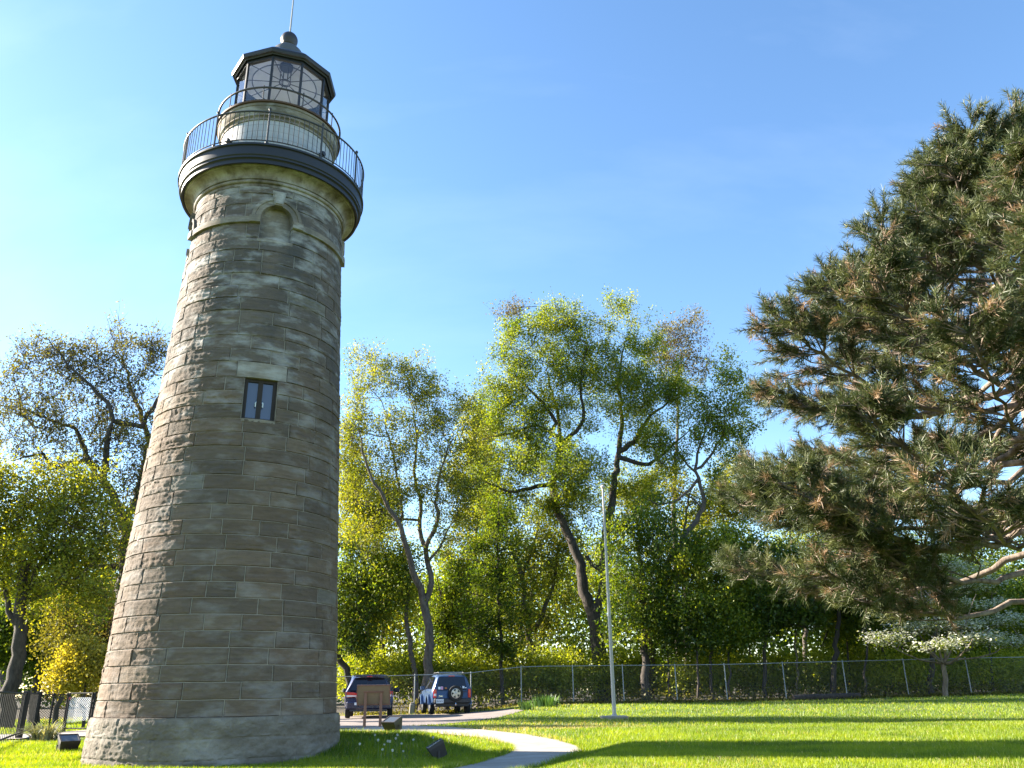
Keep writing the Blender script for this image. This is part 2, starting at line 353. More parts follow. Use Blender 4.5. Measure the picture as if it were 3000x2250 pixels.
def gz(x, y):
    x = np.asarray(x, float); y = np.asarray(y, float)
    gx = np.interp(x, [-30, -8, -3, -1, .3, 4, 10, 24, 60], [0, 0, .05, .2, .36, .38, .36, .55, .7])
    z = sstep(24, 43, y) * gx
    m = sstep(13.4, 16.5, y) * (1 - sstep(16.8, 17.9, y)) * (1 - sstep(-1.9, -.35, x - pleft(y))) * sstep(-6.5, -4.5, x)
    z = z + 0.29 * m
    z = z + (0.17 + .004 * np.clip(x, 0, 30)) * sstep(0.02, 1.1, x - pright(y)) * (1 - sstep(17.5, 26, y)) * sstep(5, 11, y)
    return z
xs = np.unique(np.round(np.concatenate([np.arange(-16, 16, .2), -16 - np.geomspace(.3, 1400, 40), 16 + np.geomspace(.3, 1400, 40)]), 3))
ys = np.unique(np.round(np.concatenate([np.arange(8, 46, .2), 8 - np.geomspace(.3, 1400, 30), 46 + np.geomspace(.3, 1400, 34)]), 3))
X, Yg = np.meshgrid(xs, ys); nx, ny = len(xs), len(ys)
idx = np.arange(nx * ny).reshape(ny, nx)
gf = np.stack([idx[:-1, :-1], idx[:-1, 1:], idx[1:, 1:], idx[1:, :-1]], -1).reshape(-1, 4)
def ground_b(n):
    o = n.obj; s = n('SeparateXYZ', Vector=o)
    c = n.ramp(n.noise(o, 1.2, 6, 0.7), [(0.3, (.045, .085, .012)), (0.7, (.10, .15, .02))])
    edge = n.math('ADD', s.outputs[1], n.math('MULTIPLY', n.noise(o, .4, 4), 3.0))
    far = n.ramp(n.math('MULTIPLY', n.math('SUBTRACT', edge, 42.0), 0.25), [(0.1, (0, 0, 0)), (0.6, (1, 1, 1))])
    c = n.mix(far, c, n.ramp(n.noise(o, 2.5, 6, 0.7), [(0.35, (.03, .022, .012)), (0.7, (.09, .065, .035))]))
    return n('BsdfPrincipled', Base_Color=c, Roughness=0.95, Normal=n.bump(n.noise(o, 12, 6, .7), 0.8, 0.05))
M['ground'] = mat('lawn_soil', ground_b)
tag(mesh_obj('lawn_ground', np.stack([X, Yg, gz(X, Yg)], -1).reshape(-1, 3), gf, M['ground'], smooth=True), kind='structure')

def conc_b(n, c0=(.27, .235, .20), c1=(.41, .365, .32), joint=True):
    o = n.obj; g = n.noise(o, 60, 4, .8)
    c = n.ramp(n.noise(o, 1.5, 6, .7), [(0.3, c0), (0.7, c1)])
    c = n.mix(n.math('MULTIPLY', n.math('SUBTRACT', g, .5), 1.0, True), c, (.2, .17, .14))
    if joint:
        fr_ = n.math('FRACT', n.math('DIVIDE', n.attr('along').outputs['Fac'], 1.55))
        c = n.mix(n.math('MULTIPLY', n.math('LESS_THAN', fr_, 0.02), 0.75), c, (.07, .06, .04))
        ac = n.math('ABSOLUTE', n.math('SUBTRACT', n.attr('across').outputs['Fac'], 0.5))
        c = n.mix(n.ramp(n.math('ADD', ac, n.math('MULTIPLY', n.math('SUBTRACT', n.noise(o, 5, 5), .5), .25)), [(0.42, (0, 0, 0)), (0.56, (.75, .75, .75))]), c, (.14, .11, .06))
    c = n.mix(n.ramp(n.noise(o, .9, 5, .7), [(0.52, (0, 0, 0)), (0.7, (.35, .35, .35))]), c, (.16, .13, .10))
    return n('BsdfPrincipled', Base_Color=c, Roughness=0.93, Normal=n.bump(g, 0.4, 0.006))
M['path'] = mat('path_concrete', conc_b)
M['asphalt'] = mat('worn_pink_asphalt', lambda n: conc_b(n, (.16, .13, .12), (.25, .205, .19), False))
def strip(name, L, Rr, m, dz, sub=8, nseg=90):
    t = np.linspace(0, 1, nseg)
    def rs(P):
        d = np.r_[0, np.cumsum(np.hypot(*np.diff(P, axis=0).T))]; d /= d[-1]
        return np.stack([np.interp(t, d, P[:, 0]), np.interp(t, d, P[:, 1])], -1)
    a, b = rs(L), rs(Rr); k = np.linspace(0, 1, sub + 1)
    P = a[:, None] * (1 - k[None, :, None]) + b[:, None] * k[None, :, None]
    wob = (vnoise(P[..., 0] * 2.2, P[..., 1] * 2.2, 5) - .5) * .12
    P[:, 0, 0] += wob[:, 0]; P[:, -1, 0] += wob[:, -1]
    z = gz(P[..., 0], P[..., 1]) + dz
    al = np.r_[0, np.cumsum(np.hypot(*np.diff((a + b) / 2, axis=0).T))]
    ii = np.arange(nseg * (sub + 1)).reshape(nseg, sub + 1)
    f = np.stack([ii[:-1, :-1], ii[:-1, 1:], ii[1:, 1:], ii[1:, :-1]], -1).reshape(-1, 4)
    return tag(mesh_obj(name, np.concatenate([P, z[..., None]], -1).reshape(-1, 3), f, m, attrs={'along': ('POINT', 'FLOAT', np.repeat(al, sub + 1)), 'across': ('POINT', 'FLOAT', np.tile(k, nseg))}), kind='structure')
strip('path', PATH_L, PATH_R, M['path'], 0.026, 10, 160)
# parking lot as a draped grid clipped by its outline rows
def drape(name, near, far, m, dz, nseg=120, sub=24):
    return strip(name, near, far, m, dz, sub, nseg)
drape('parking_lot', PL([(-13.6, 26.2), (-8, 26.4), (-5.5, 26.6), (-3.4, 27.6), (-2.0, 29.5), (-.6, 32.5), (.35, 36.2)]), PL([(-13.6, 41.5), (-12, 41.6), (-6, 41.2), (-2.4, 40.6), (-.4, 39.2), (.35, 36.2)]), M['asphalt'], 0.018)
drape('walkway', WALK[:6], WALK[6:][::-1], M['path'], 0.034, 80, 6)

# ------------------------------------------------------------------ lighthouse
LH = thing('lighthouse', 'tall round grey-brown stone lighthouse with black gallery rail and glazed lantern on top', 'lighthouse', (TC[0], TC[1], 0))
FRONT = D2R(-71.6)                              # bearing of the side that faces the camera
def cyl(th, z, r): return np.stack([TC[0] + r * np.cos(FRONT + th), TC[1] + r * np.sin(FRONT + th), np.broadcast_to(z, np.shape(th))], -1)
def rsh(z): return 1.945 - 0.0501 * (np.asarray(z, float) - 0.68)
def gpatch(th, z, rf):
    T, Z = np.meshgrid(th, z); v = cyl(T, Z, rf(T, Z)); k = len(th)
    ii = np.arange(v.shape[0] * k).reshape(len(z), k)
    return v.reshape(-1, 3), np.stack([ii[:-1, :-1], ii[:-1, 1:], ii[1:, 1:], ii[1:, :-1]], -1).reshape(-1, 4)
WTH = D2R(4.3)
SIDES = [WTH + k * math.pi / 2 for k in range(4)]
OPEN = [(WTH, .285, 5.45, 6.22), (WTH, .43, 6.22, 6.52)] + [(a, .30, 9.08, 9.84) for a in SIDES]
def lin(a, b, n): return list(np.linspace(a, b, n + 1)[:-1])
ZL = lin(.68, 5.45, 19) + lin(5.45, 6.22, 3) + [6.22] + lin(6.52, 9.08, 10) + [9.08] + [9.40, 9.53] + [9.845, 10.09, 10.34]
def cuts(z0, z1):
    c = []
    for a, hw, lo, hi in OPEN:
        if z0 < hi - .01 and z1 > lo + .01:
            h = hw / float(rsh((z0 + z1) / 2)); c.append((a - h, a + h))
    return c
def subtract(a, b, cs):
    iv = [(a, b)]
    for c0, c1 in cs:
        for s in (-2 * math.pi, 0, 2 * math.pi):
            out = []
            for p, q in iv:
                if c1 + s <= p or c0 + s >= q: out.append((p, q)); continue
                if c0 + s > p: out.append((p, c0 + s))
                if c1 + s < q: out.append((c1 + s, q))
            iv = out
    return iv
PAL = np.array([(.235, .185, .135), (.205, .180, .150), (.270, .220, .165), (.175, .142, .115), (.225, .165, .120), (.315, .275, .220), (.19, .172, .150), (.255, .215, .175)])
bv, bf, bc, nb = [], [], [], 0; cv, cf, nc = [], [], 0
for ci, (z0, z1) in enumerate(zip(ZL[:-1], ZL[1:])):
    zm = (z0 + z1) / 2; r = float(rsh(zm)); cs = cuts(z0, z1)
    for p, q in subtract(-math.pi, math.pi, cs):
        k = max(2, int((q - p) / .05)); v, f = gpatch(np.linspace(p, q, k), np.array([z0, z1]), lambda T, Z: rsh(Z) - .0145)
        cv.append(v); cf.append(f + nc); nc += len(v)
    if abs(z0 - 9.40) < 1e-6: continue          # belt course stands here
    t = -math.pi + rng.uniform(0, .3); e = t + 2 * math.pi; J = [t]
    while True:
        wd = rng.choice([.42, .55, .68, .8, .95, 1.1], p=[.05, .14, .26, .26, .18, .11]) * rng.uniform(.9, 1.1) / r
        if t + wd > e - .25 / r: break
        t += wd; J.append(t)
    J.append(e)
    for a, b in zip(J[:-1], J[1:]):
        for p, q in subtract(a, b, cs):
            if (q - p) * r < .05: continue
            g = .0055 / r; p2, q2 = p + g, q - g; y0, y1 = z0 + .005, z1 - .005
            ex = .012 / r; th = np.r_[p2, p2, np.linspace(p2 + ex, q2 - ex, max(3, int((q2 - p2) * r / .024))), q2, q2]
            zz = np.r_[y0, y0, np.linspace(y0 + .011, y1 - .011, 12), y1, y1]
            off = rng.normal(0, .004); sd = rng.integers(1, 500); am = rng.uniform(.6, 1.5)
            m, k = len(zz), len(th)
            def rf(T, Z):
                s = T * r
                d = (vnoise(s * 9, Z * 9, sd) - .35) * .009 + (vnoise(s * 3, Z * 34, sd + 3) - .5) * .013 + (vnoise(s * 26, Z * 26, sd + 7) - .5) * .013
                R_ = np.maximum(rsh(Z) + off + d * am, rsh(Z) - .009)
                R_[:, 1] = R_[:, -2] = rsh(Z[:, 1]) - .012; R_[1, :] = R_[-2, :] = rsh(Z[1]) - .012
                R_[:, 0] = R_[:, -1] = rsh(Z[:, 0]) - .15; R_[0, :] = R_[-1, :] = rsh(Z[0]) - .15
                return R_
            v, f = gpatch(th, zz, rf)
            c = PAL.mean(0) * .55 + PAL[rng.integers(len(PAL))] * .45; c = c * rng.uniform(.80, 1.12)
            hi = float(sstep(5.5, 7.5, zm)); gy = c.mean(); c = c * (1 - .55 * hi) + np.array([gy * 1.0, gy * 1.0, gy * 1.02]) * .55 * hi; c = c * np.array([.73, .63, .56])
            if rng.random() < .03: c = np.array([.21, .185, .155]) * rng.uniform(.9, 1.1)
            bv.append(v); bf.append(f + nb); nb += len(v); bc.append(np.repeat(np.r_[c, 1][None], len(v), 0))
mesh_obj('shaft', np.vstack(bv), np.vstack(bf), M['stone'], LH, smooth=True, attrs={'Col': ('POINT', 'FLOAT_COLOR', np.vstack(bc))}, sharp=40)
mesh_obj('mortar_core', np.vstack(cv), np.vstack(cf), M['mortar'], LH, smooth=True)
def cbox(mb, thc, s0, s1, z0, z1, rin, rout, n=None):
    r = float(rsh((z0 + z1) / 2)); a, b = thc + s0 / r, thc + s1 / r; n = n or max(2, int(abs(s1 - s0) / .06) + 1)
    th = np.linspace(a, b, n); k = n
    v = np.vstack([cyl(th, z0, rout), cyl(th, z1, rout), cyl(th, z0, rin), cyl(th, z1, rin)])
    f = []
    for i in range(n - 1):
        f += [[i, i + 1, k + i + 1, k + i], [k + i, k + i + 1, 3 * k + i + 1, 3 * k + i], [2 * k + i, 3 * k + i, 3 * k + i + 1, 2 * k + i + 1], [i, 2 * k + i, 2 * k + i + 1, i + 1]]
    f += [[0, k, 3 * k, 2 * k], [k - 1, 3 * k - 1, 4 * k - 1, 2 * k - 1]]
    mb.add(v, f); return mb
# plinth
def plinth():
    th = np.linspace(-math.pi, math.pi, 520); zz = np.r_[-.4, np.linspace(-.1, .60, 44), .64, .665, .68, .685]
    def rf(T, Z):
        R_ = 2.035 - .045 * np.clip(Z, -.4, 1) + ((vnoise(T * 14, Z * 7, 3) - .5) * .018 + (vnoise(T * 90, Z * 60, 9) - .5) * .022) * (1 - sstep(.6, .68, Z)) + (vnoise(T * 34, Z * 22, 19) - .5) * .014
        for zj in (.10, .39): R_ = R_ - .014 * np.exp(-((Z - zj - .01 * np.sin(T * 5)) / .014) ** 2)
        row = np.digitize(Z, [.10, .39]); ph = (T * 2.0 / (.9 + .2 * row) + row * .37) % 1.0
        R_ = R_ - .013 * np.exp(-((ph - .5) / .008) ** 2)
        R_ = np.where(Z > .682, 1.90, R_); return R_ + np.where((Z > .66) & (Z < .683), -.012, 0)
    v, f = gpatch(th, zz, rf); mesh_obj('plinth', v, f, M['plinth'], LH, smooth=True, sharp=50)
plinth()
# belt course, cornice
b = MB()
for p, q in subtract(-math.pi, math.pi, [(a - .31 / 1.505, a + .31 / 1.505) for a in SIDES]):
    r0 = 1.505; cbox(b, 0, p * float(rsh(9.465)), q * float(rsh(9.465)), 9.405, 9.525, 1.42, 1.565, 40)
b.build('belt_course', M['trim'], LH, sharp=35)
def ring(name, prof, m, parent=LH, n=128, sharp=28):
    mb = MB(); mb.lathe(prof, n, (TC[0], TC[1], 0)); return mb.build(name, m, parent, sharp=sharp)
def arc(c, r, a0, a1, n=8): return [(c[0] + r * math.cos(t), c[1] + r * math.sin(t)) for t in np.linspace(D2R(a0), D2R(a1), n)]
ring('cornice', [(1.40, 10.25), (1.475, 10.25), (1.475, 10.31)] + arc((1.49, 10.345), .035, -90, 90) + [(1.505, 10.39), (1.525, 10.39)] + arc((1.685, 10.385), .155, 175, 95, 10) + [(1.685, 10.55)] + arc((1.70, 10.585), .038, -90, 0, 6) + [(1.738, 10.62), (1.5, 10.62)], M['cornice'])
ring('gallery_deck', [(1.5, 10.585), (1.745, 10.585), (1.765, 10.56), (1.80, 10.56), (1.80, 10.64), (1.825, 10.66), (1.84, 10.66), (1.84, 10.70), (1.86, 10.72), (1.865, 10.90), (1.90, 10.915), (1.90, 10.955), (1.86, 10.96), (1.1, 10.985)], M['iron'])
# gallery railing
RR = 1.865
def rail_ring(mb, R_, z, r, n=120):
    th = np.arange(n) * 2 * math.pi / n; mb.tube(cyl(th, z, R_), r, 6, closed=True)
g = MB(); rail_ring(g, RR, 11.70, .019); rail_ring(g, RR, 11.03, .012)
NP = 11; off0 = D2R(-6.8)
for i in range(NP):
    for j in range(1, 11):
        th = off0 + (i + j / 11) * 2 * math.pi / NP; p = cyl(np.array([th, th]), np.array([11.03, 11.70]), RR); g.tube(p, .0075, 5, cap=False)
GR = g.build('gallery_railing', M['iron2'], LH, smooth=True)
for i in range(NP):
    th = off0 + i * 2 * math.pi / NP; q = MB(); q.tube(cyl(np.full(2, th), np.array([10.94, 11.74]), RR), .020, 8)
    c0 = cyl(th, 11.765, RR); q.lathe([(.001, -.035), (.02, -.03), (.034, 0), (.02, .03), (.001, .035)], 10, c0)
    q.lathe([(.036, 10.955), (.036, 10.99), (.001, 10.992)], 10, (c0[0], c0[1], 0)); q.build('post', M['iron2'], GR, sharp=40)
# watch room (white tiled drum)
def drum():
    n = 128; zz = np.array([10.9, 11.3, 11.7, 12.06, 12.12]); th = np.linspace(0, 2 * math.pi, n + 1)
    T, Z = np.meshgrid(th, zz); v = cyl(T, Z, 1.165).reshape(-1, 3); ii = np.arange(len(v)).reshape(len(zz), n + 1)
    f = np.stack([ii[:-1, :-1], ii[:-1, 1:], ii[1:, 1:], ii[1:, :-1]], -1).reshape(-1, 4)
    o = mesh_obj('watch_room', v, f, M['tile'], LH, smooth=True)
    uv = o.data.uv_layers.new(name='UVMap'); vi = np.zeros(len(o.data.loops), np.int32); o.data.loops.foreach_get('vertex_index', vi)
    uvs = np.stack([(T * 1.165).reshape(-1), Z.reshape(-1)], -1)[vi]; uv.data.foreach_set('uv', uvs.astype(np.float32).ravel())
    return o
WR = drum()
for a in (-54, 47, 137, -137):
    th = D2R(a); c = cyl(th, 11.66, 1.15); d = cyl(th, 11.66, 2.15) - c; q = MB()
    q.tube([c, c + d * .06, c + d * .061, c + d * .10, c + d * .13], [.040, .040, .058, .062, .05], 12); q.build('vent', M['iron'], WR, sharp=40)
ring('upper_cornice', [(1.16, 12.04), (1.185, 12.04), (1.185, 12.09), (1.205, 12.11)] + arc((1.205, 12.135), .025, -90, 60, 6) + [(1.215, 12.17), (1.235, 12.20), (1.255, 12.25), (1.265, 12.32), (1.28, 12.33), (1.28, 12.385), (1.1, 12.386)], M['trim'])
ring('upper_deck', [(1.1, 12.386), (1.285, 12.386), (1.315, 12.395), (1.32, 12.43), (1.30, 12.445), (.5, 12.46)], M['rust'])
g = MB(); rail_ring(g, 1.29, 12.755, .022); UR = g.build('upper_railing', M['iron2'], LH, smooth=True)
for i in range(10):
    th = D2R(1 + 36 * i - 19); q = MB(); q.tube(cyl(np.full(2, th), np.array([12.42, 12.76]), 1.29), .012, 6); q.tube(cyl(np.full(2, th), np.array([12.755, 12.80]), 1.29), .016, 6); q.build('post', M['iron2'], UR)
# lantern
RL = .985; VA = [D2R(1 + 18 + 36 * i) for i in range(10)]
fr = MB()
for a in VA:
    R3 = np.array(Matrix.Rotation(FRONT + a, 3, 'Z')); fr.box(cyl(a, 13.12, RL), (.05, .042, 1.33), R3)
def deca(mb, z0, z1, ri, ro):
    v = []
    for a in VA:
        for r_, z in ((ro, z0), (ro, z1), (ri, z1), (ri, z0)): v.append(cyl(a, z, r_))
    f = [[i * 4 + k, ((i + 1) % 10) * 4 + k, ((i + 1) % 10) * 4 + (k + 1) % 4, i * 4 + (k + 1) % 4] for i in range(10) for k in range(4)]
    mb.add(v, f)
deca(fr, 12.44, 12.50, RL - .05, RL + .035); deca(fr, 13.775, 13.90, RL - .05, RL + .03)
LF = fr.build('lantern', M['iron'], LH)
q = MB(); q.lathe([(.90, 12.47), (.001, 12.475)], 30, (TC[0], TC[1], 0)); q.build('floor', M['white'], LF)  # white disc added to bounce sunlight up onto the lantern ceiling
for i in range(10):
    a, b_ = VA[i], VA[(i + 1) % 10]; q = MB()
    e = .02
    pts = [cyl(a, 12.50, RL), cyl(b_, 12.50, RL), cyl(b_, 13.775, RL), cyl(a, 13.775, RL)]
    c = sum(pts) / 4; pts = [p + (c - p) * np.array([e, e, 0]) for p in pts]
    q.add(pts, [[0, 1, 2, 3]]); q.build('glass_pane', M['glass'], LF)
for s in (-1, 1):
    th = D2R(1 + s * 92); q = MB(); p = [cyl(th, 12.95, RL + .0), cyl(th, 12.95, RL + .09), cyl(th, 13.10, RL + .09), cyl(th, 13.10, RL)]; q.tube(p, .009, 5); q.build('grab_handle', M['iron'], LF)
def decacone(prof):
    mb = MB(); v = [cyl(a, z, r_) for r_, z in prof for a in VA]
    f = [[i * 10 + j, i * 10 + (j + 1) % 10, (i + 1) * 10 + (j + 1) % 10, (i + 1) * 10 + j] for i in range(len(prof) - 1) for j in range(10)]
    return mb.add(v, f)
RF = decacone([(RL + .02, 13.87), (1.06, 13.83), (1.075, 13.86), (1.125, 13.86), (1.14, 13.90), (1.14, 13.95), (.85, 14.22), (.31, 14.62), (.30, 14.63)]).build('roof', M['iron'], LH)
decacone([(RL - .03, 13.89), (.60, 14.16), (.13, 14.44), (.02, 14.44)]).build('lantern_ceiling', M['ceil'], LH)
sp = MB()
for i in range(10):
    for a in (VA[i],): sp.tube([cyl(a, 13.80, RL - .03), cyl(a, 13.955, .13)], .010, 5)
    a = VA[i] + D2R(18)
sp.tube(cyl(np.arange(24) * math.pi / 12, 13.96, .12), .016, 6, closed=True); sp.tube(cyl(np.arange(10) * math.pi / 5 + VA[0], 13.96, .085), .008, 6, closed=True)
sp.tube(cyl(np.arange(40) * math.pi / 20, 13.855, .70), .013, 5, closed=True)
for k in range(4): sp.tube([cyl(.4 + k * math.pi / 2, 13.96, .12), cyl(.4 + k * math.pi / 2, 14.44, .12)], .012, 5)
sp.lathe([(.15, 14.36), (.15, 14.46), (.001, 14.46)], 20, (TC[0], TC[1], 0)); sp.lathe([(.001, 14.359), (.15, 14.36)], 20, (TC[0], TC[1], 0))
sp.build('roof_stay', M['iron2'], LH)
q = MB(); q.lathe([(.30, 14.55), (.325, 14.66), (.325, 14.80), (.27, 14.87), (.12, 14.90), (.10, 14.98)], 28, (TC[0], TC[1], 0)); q.build('roof_collar', simple('grey_collar_paint', (.09, .088, .095), .5), RF, sharp=40)
q = MB(); q.lathe([(.09, 14.95), (.16, 15.0)] + [(.193 * math.cos(t), 15.17 + .205 * math.sin(t)) for t in np.linspace(-.6, 1.5, 12)] + [(.001, 15.375)], 28, (TC[0], TC[1], 0)); q.build('ball_vent', simple('brown_ball_paint', (.028, .020, .021), 0.45, var=.2), RF, smooth=True)
q = MB(); q.tube([(TC[0], TC[1], 15.35), (TC[0], TC[1], 18.4)], [.022, .010], 6); q.build('lightning_rod', M['steel'], RF)
# window, lintel, sill
RW = 1.69
q = MB(); cbox(q, WTH, -.425, .425, 6.225, 6.515, 1.5, float(rsh(6.37)) + .004); q.build('lintel', M['trim'], LH)
q = MB(); cbox(q, WTH, -.285, .285, 5.40, 5.452, 1.5, float(rsh(5.42)) + .006); q.build('window_sill', M['trim'], LH)
wc = cyl(WTH, 0, 1.0) - np.array([TC[0], TC[1], 0]); wr = np.array([-wc[1], wc[0], 0]); up = np.array([0, 0, 1.0])
RM = np.stack([wr, wc, up], 1)
def wp(s, z, d): return np.array([TC[0], TC[1], 0]) + wc * d + wr * s + up * z
wd = MB(); dd = 1.555
for s, wdt in ((-.25, .07), (.25, .07), (0, .08)): wd.box(wp(s, 5.835, dd), (wdt, .06, .77), RM)
for z, hgt in ((5.475, .06), (6.195, .055)): wd.box(wp(0, z, dd - .002), (.565, .05, hgt), RM)
WI = wd.build('window', M['bronze'], LH)
for s in (-1, 1):
    q = MB(); q.box(wp(s * .131, 5.835, dd - .012), (.20, .012, .67), RM); q.build('pane', M['wglass'], WI)
    q = MB(); q.tube([wp(s * .055, 5.80, dd + .03), wp(s * .062, 5.78, dd + .05), wp(s * .062, 5.71, dd + .045)], .010, 6); q.build('handle', M['white'], WI)
# blind arched windows on the four sides
SPR = 9.545
for a in SIDES:
    q = MB(); cbox(q, a, -.32, .32, 9.04, SPR, 1.30, 1.362); cbox(q, a, -.32, .32, SPR + .004, 9.90, 1.30, 1.354)
    BW = q.build('blind_window', M['trim'], LH)
    q = MB(); t = np.linspace(0, math.pi, 25); P = []
    for rr_, dr in ((.30, -.14), (.30, .022), (.40, .022), (.405, .045), (.466, .045), (.466, -.02)):
        s, z = rr_ * np.cos(t), SPR + rr_ * np.sin(t); P.append(cyl(a + s / rsh(z), z, rsh(z) + dr))
    k = len(t); q.add(np.vstack(P), [[i * k + j, i * k + j + 1, (i + 1) * k + j + 1, (i + 1) * k + j] for i in range(5) for j in range(k - 1)]); q.build('arch', M['trim'], BW, sharp=40)
    q = MB()
    for sw0, sw1, z0, z1, dr in ((.075, .125, SPR + .285, SPR + .60, .075), (.055, .095, SPR + .31, SPR + .575, .095)):
        P = [cyl(a + s / 1.47, z, float(rsh(z)) + d) for d in (-.05, dr) for s, z in ((-sw0, z0), (sw0, z0), (sw1, z1), (-sw1, z1))]
        q.add(P, [[4, 5, 6, 7], [0, 1, 5, 4], [1, 2, 6, 5], [2, 3, 7, 6], [3, 0, 4, 7]])
    q.build('keystone', M['trim'], BW)
    for s0, s1 in ((-.49, -.295), (.295, .49)):
        q = MB(); cbox(q, a, s0, s1, SPR - .135, SPR + .004, 1.40, 1.585); q.build('impost', M['trim'], BW)
    q = MB(); cbox(q, a, -.33, .33, 9.02, 9.082, 1.36, 1.535); q.build('sill', M['trim'], BW)

# ------------------------------------------------------------------ trees
def catmull(P, step=0.4):
    P = np.asarray(P, float)
    if len(P) == 2: n = max(2, int(np.linalg.norm(P[1] - P[0]) / step) + 1); return P[0] + (P[1] - P[0]) * np.linspace(0, 1, n)[:, None]
    Q = np.vstack([2 * P[0] - P[1], P, 2 * P[-1] - P[-2]]); out = []
    for i in range(1, len(Q) - 2):
        n = max(1, int(np.linalg.norm(Q[i + 1] - Q[i]) / step)); t = (np.arange(n) / n)[:, None]
        out.append(.5 * (2 * Q[i] + (Q[i + 1] - Q[i - 1]) * t + (2 * Q[i - 1] - 5 * Q[i] + 4 * Q[i + 1] - Q[i + 2]) * t ** 2 + (3 * Q[i] - Q[i - 1] - 3 * Q[i + 1] + Q[i + 2]) * t ** 3))
    return np.vstack(out + [P[-1:]])
class Skel:
    def __init__(s): s.p = np.zeros((60000, 3)); s.par = np.full(60000, -1); s.rm = np.zeros(60000); s.n = 0
    def add(s, p, par, rm=0.0):
        i = s.n; s.p[i] = p; s.par[i] = par; s.rm[i] = rm; s.n += 1; return i
    def limb(s, P, r0, r1, attach=True, wob=.05):
        P = catmull(P); m = len(P)
        if wob: P[1:-1] += rng.normal(0, wob, (m - 2, 3)) if m > 2 else 0
        if s.n and attach: par = int(np.argmin(((s.p[:s.n] - P[0]) ** 2).sum(1)))
        else: par = -1
        for i, q in enumerate(P):
            if i == 0 and par >= 0 and np.linalg.norm(q - s.p[par]) < .3: continue
            par = s.add(q, par, r0 + (r1 - r0) * i / (m - 1))
    def grow(s, T, updown=.8, step=.5, bend=.16, up_=.10):
        T = np.asarray(T); d0 = np.array([np.sqrt(((s.p[:s.n] - t) ** 2).sum(1)).min() for t in T])
        for k in np.argsort(d0 * rng.uniform(.75, 1.25, len(T))):
            t = T[k]; P = s.p[:s.n]; d = np.sqrt(((P - t) ** 2).sum(1)); c = d + updown * np.maximum(0, P[:, 2] - t[2])
            i = int(np.argmin(c)); L = d[i]; m = max(1, int(L / step)); a = s.p[i].copy()
            ctl = (a + t) / 2 + rng.normal(0, bend, 3) * L + np.array([0, 0, up_ * L]); par = i
            for j in range(1, m + 1):
                u = j / m; par = s.add((1 - u) ** 2 * a + 2 * u * (1 - u) * ctl + u * u * t, par)
    def radii(s, tip=.009, e=2.35):
        n = s.n; acc = np.zeros(n); r = np.zeros(n)
        for i in range(n - 1, -1, -1):
            r[i] = max(tip, acc[i] ** (1 / e), s.rm[i])
            if s.par[i] >= 0: acc[s.par[i]] += min(r[i], 1e9) ** e if s.rm[i] == 0 else 0
        return r
    def mesh(s, mb, tip=.009):
        n = s.n; r = s.radii(tip); ch = [[] for _ in range(n)]; st = []
        for i in range(n):
            if s.par[i] >= 0: ch[s.par[i]].append(i)
            else: st.append((-1, i))
        while st:
            pa, i = st.pop(); c = [pa] if pa >= 0 else []; c.append(i)
            while ch[i]:
                o = sorted(ch[i], key=lambda k: -r[k]); nxt = o[0]
                for k in o[1:]: st.append((i, k))
                c.append(nxt); i = nxt
            rad = r[c].copy()
            if pa >= 0 and len(c) > 1: rad[0] = min(rad[0], rad[1] * 1.15)
            if len(c) < 2: continue
            mx = rad.max(); mb.tube(s.p[c], rad, 9 if mx > .12 else 5 if mx > .035 else 3, cap=False)
def leaves(C, size, tint, aspect=.55, flat=0.0):
    n = len(C); size = np.broadcast_to(size, n)
    u = rng.normal(0, 1, (n, 3)); u[:, 2] *= (1 - flat); u /= np.linalg.norm(u, axis=1, keepdims=True)
    w_ = rng.normal(0, 1, (n, 3)); w_[:, 2] *= (1 - flat); v = np.cross(u, w_)
    if flat: v = np.cross(u, np.array([0, 0, 1.0]) + rng.normal(0, .35, (n, 3)))
    v /= np.linalg.norm(v, axis=1, keepdims=True) + 1e-9
    a = u * size[:, None] / 2; b = v * size[:, None] * aspect / 2
    V = np.stack([C - a, C + b - a * .1, C + a, C - b - a * .1], 1).reshape(-1, 3)
    return V, np.arange(n * 4).reshape(-1, 4), tint
def leaf_obj(name, C, size, tint, m, parent, aspect=.55, flat=0.0):
    V, F, t = leaves(C, size, tint, aspect, flat)
    return mesh_obj(name, V, F, m, parent, attrs={'tint': ('FACE', 'FLOAT', np.clip(t, 0, 1))})
def env_points(ells, Y, n):
    A = np.array([e[2] * e[3] for e in ells], float) * np.array([e[5] if len(e) > 5 else 1 for e in ells]); k = rng.choice(len(ells), n, p=A / A.sum())
    T = []
    for i in k:
        cx, cy_, rx, ry = ells[i][:4]; dY = ells[i][4] if len(ells[i]) > 4 else 0
        q = rng.normal(0, 1, 3); q /= np.linalg.norm(q); q *= rng.random() ** (1 / 2.4)
        T.append(at(cx + q[0] * rx, cy_ + q[1] * ry, Y + dY + q[2] * (rx + ry) / 2 / FPX * Y * .85))
    return np.array(T)
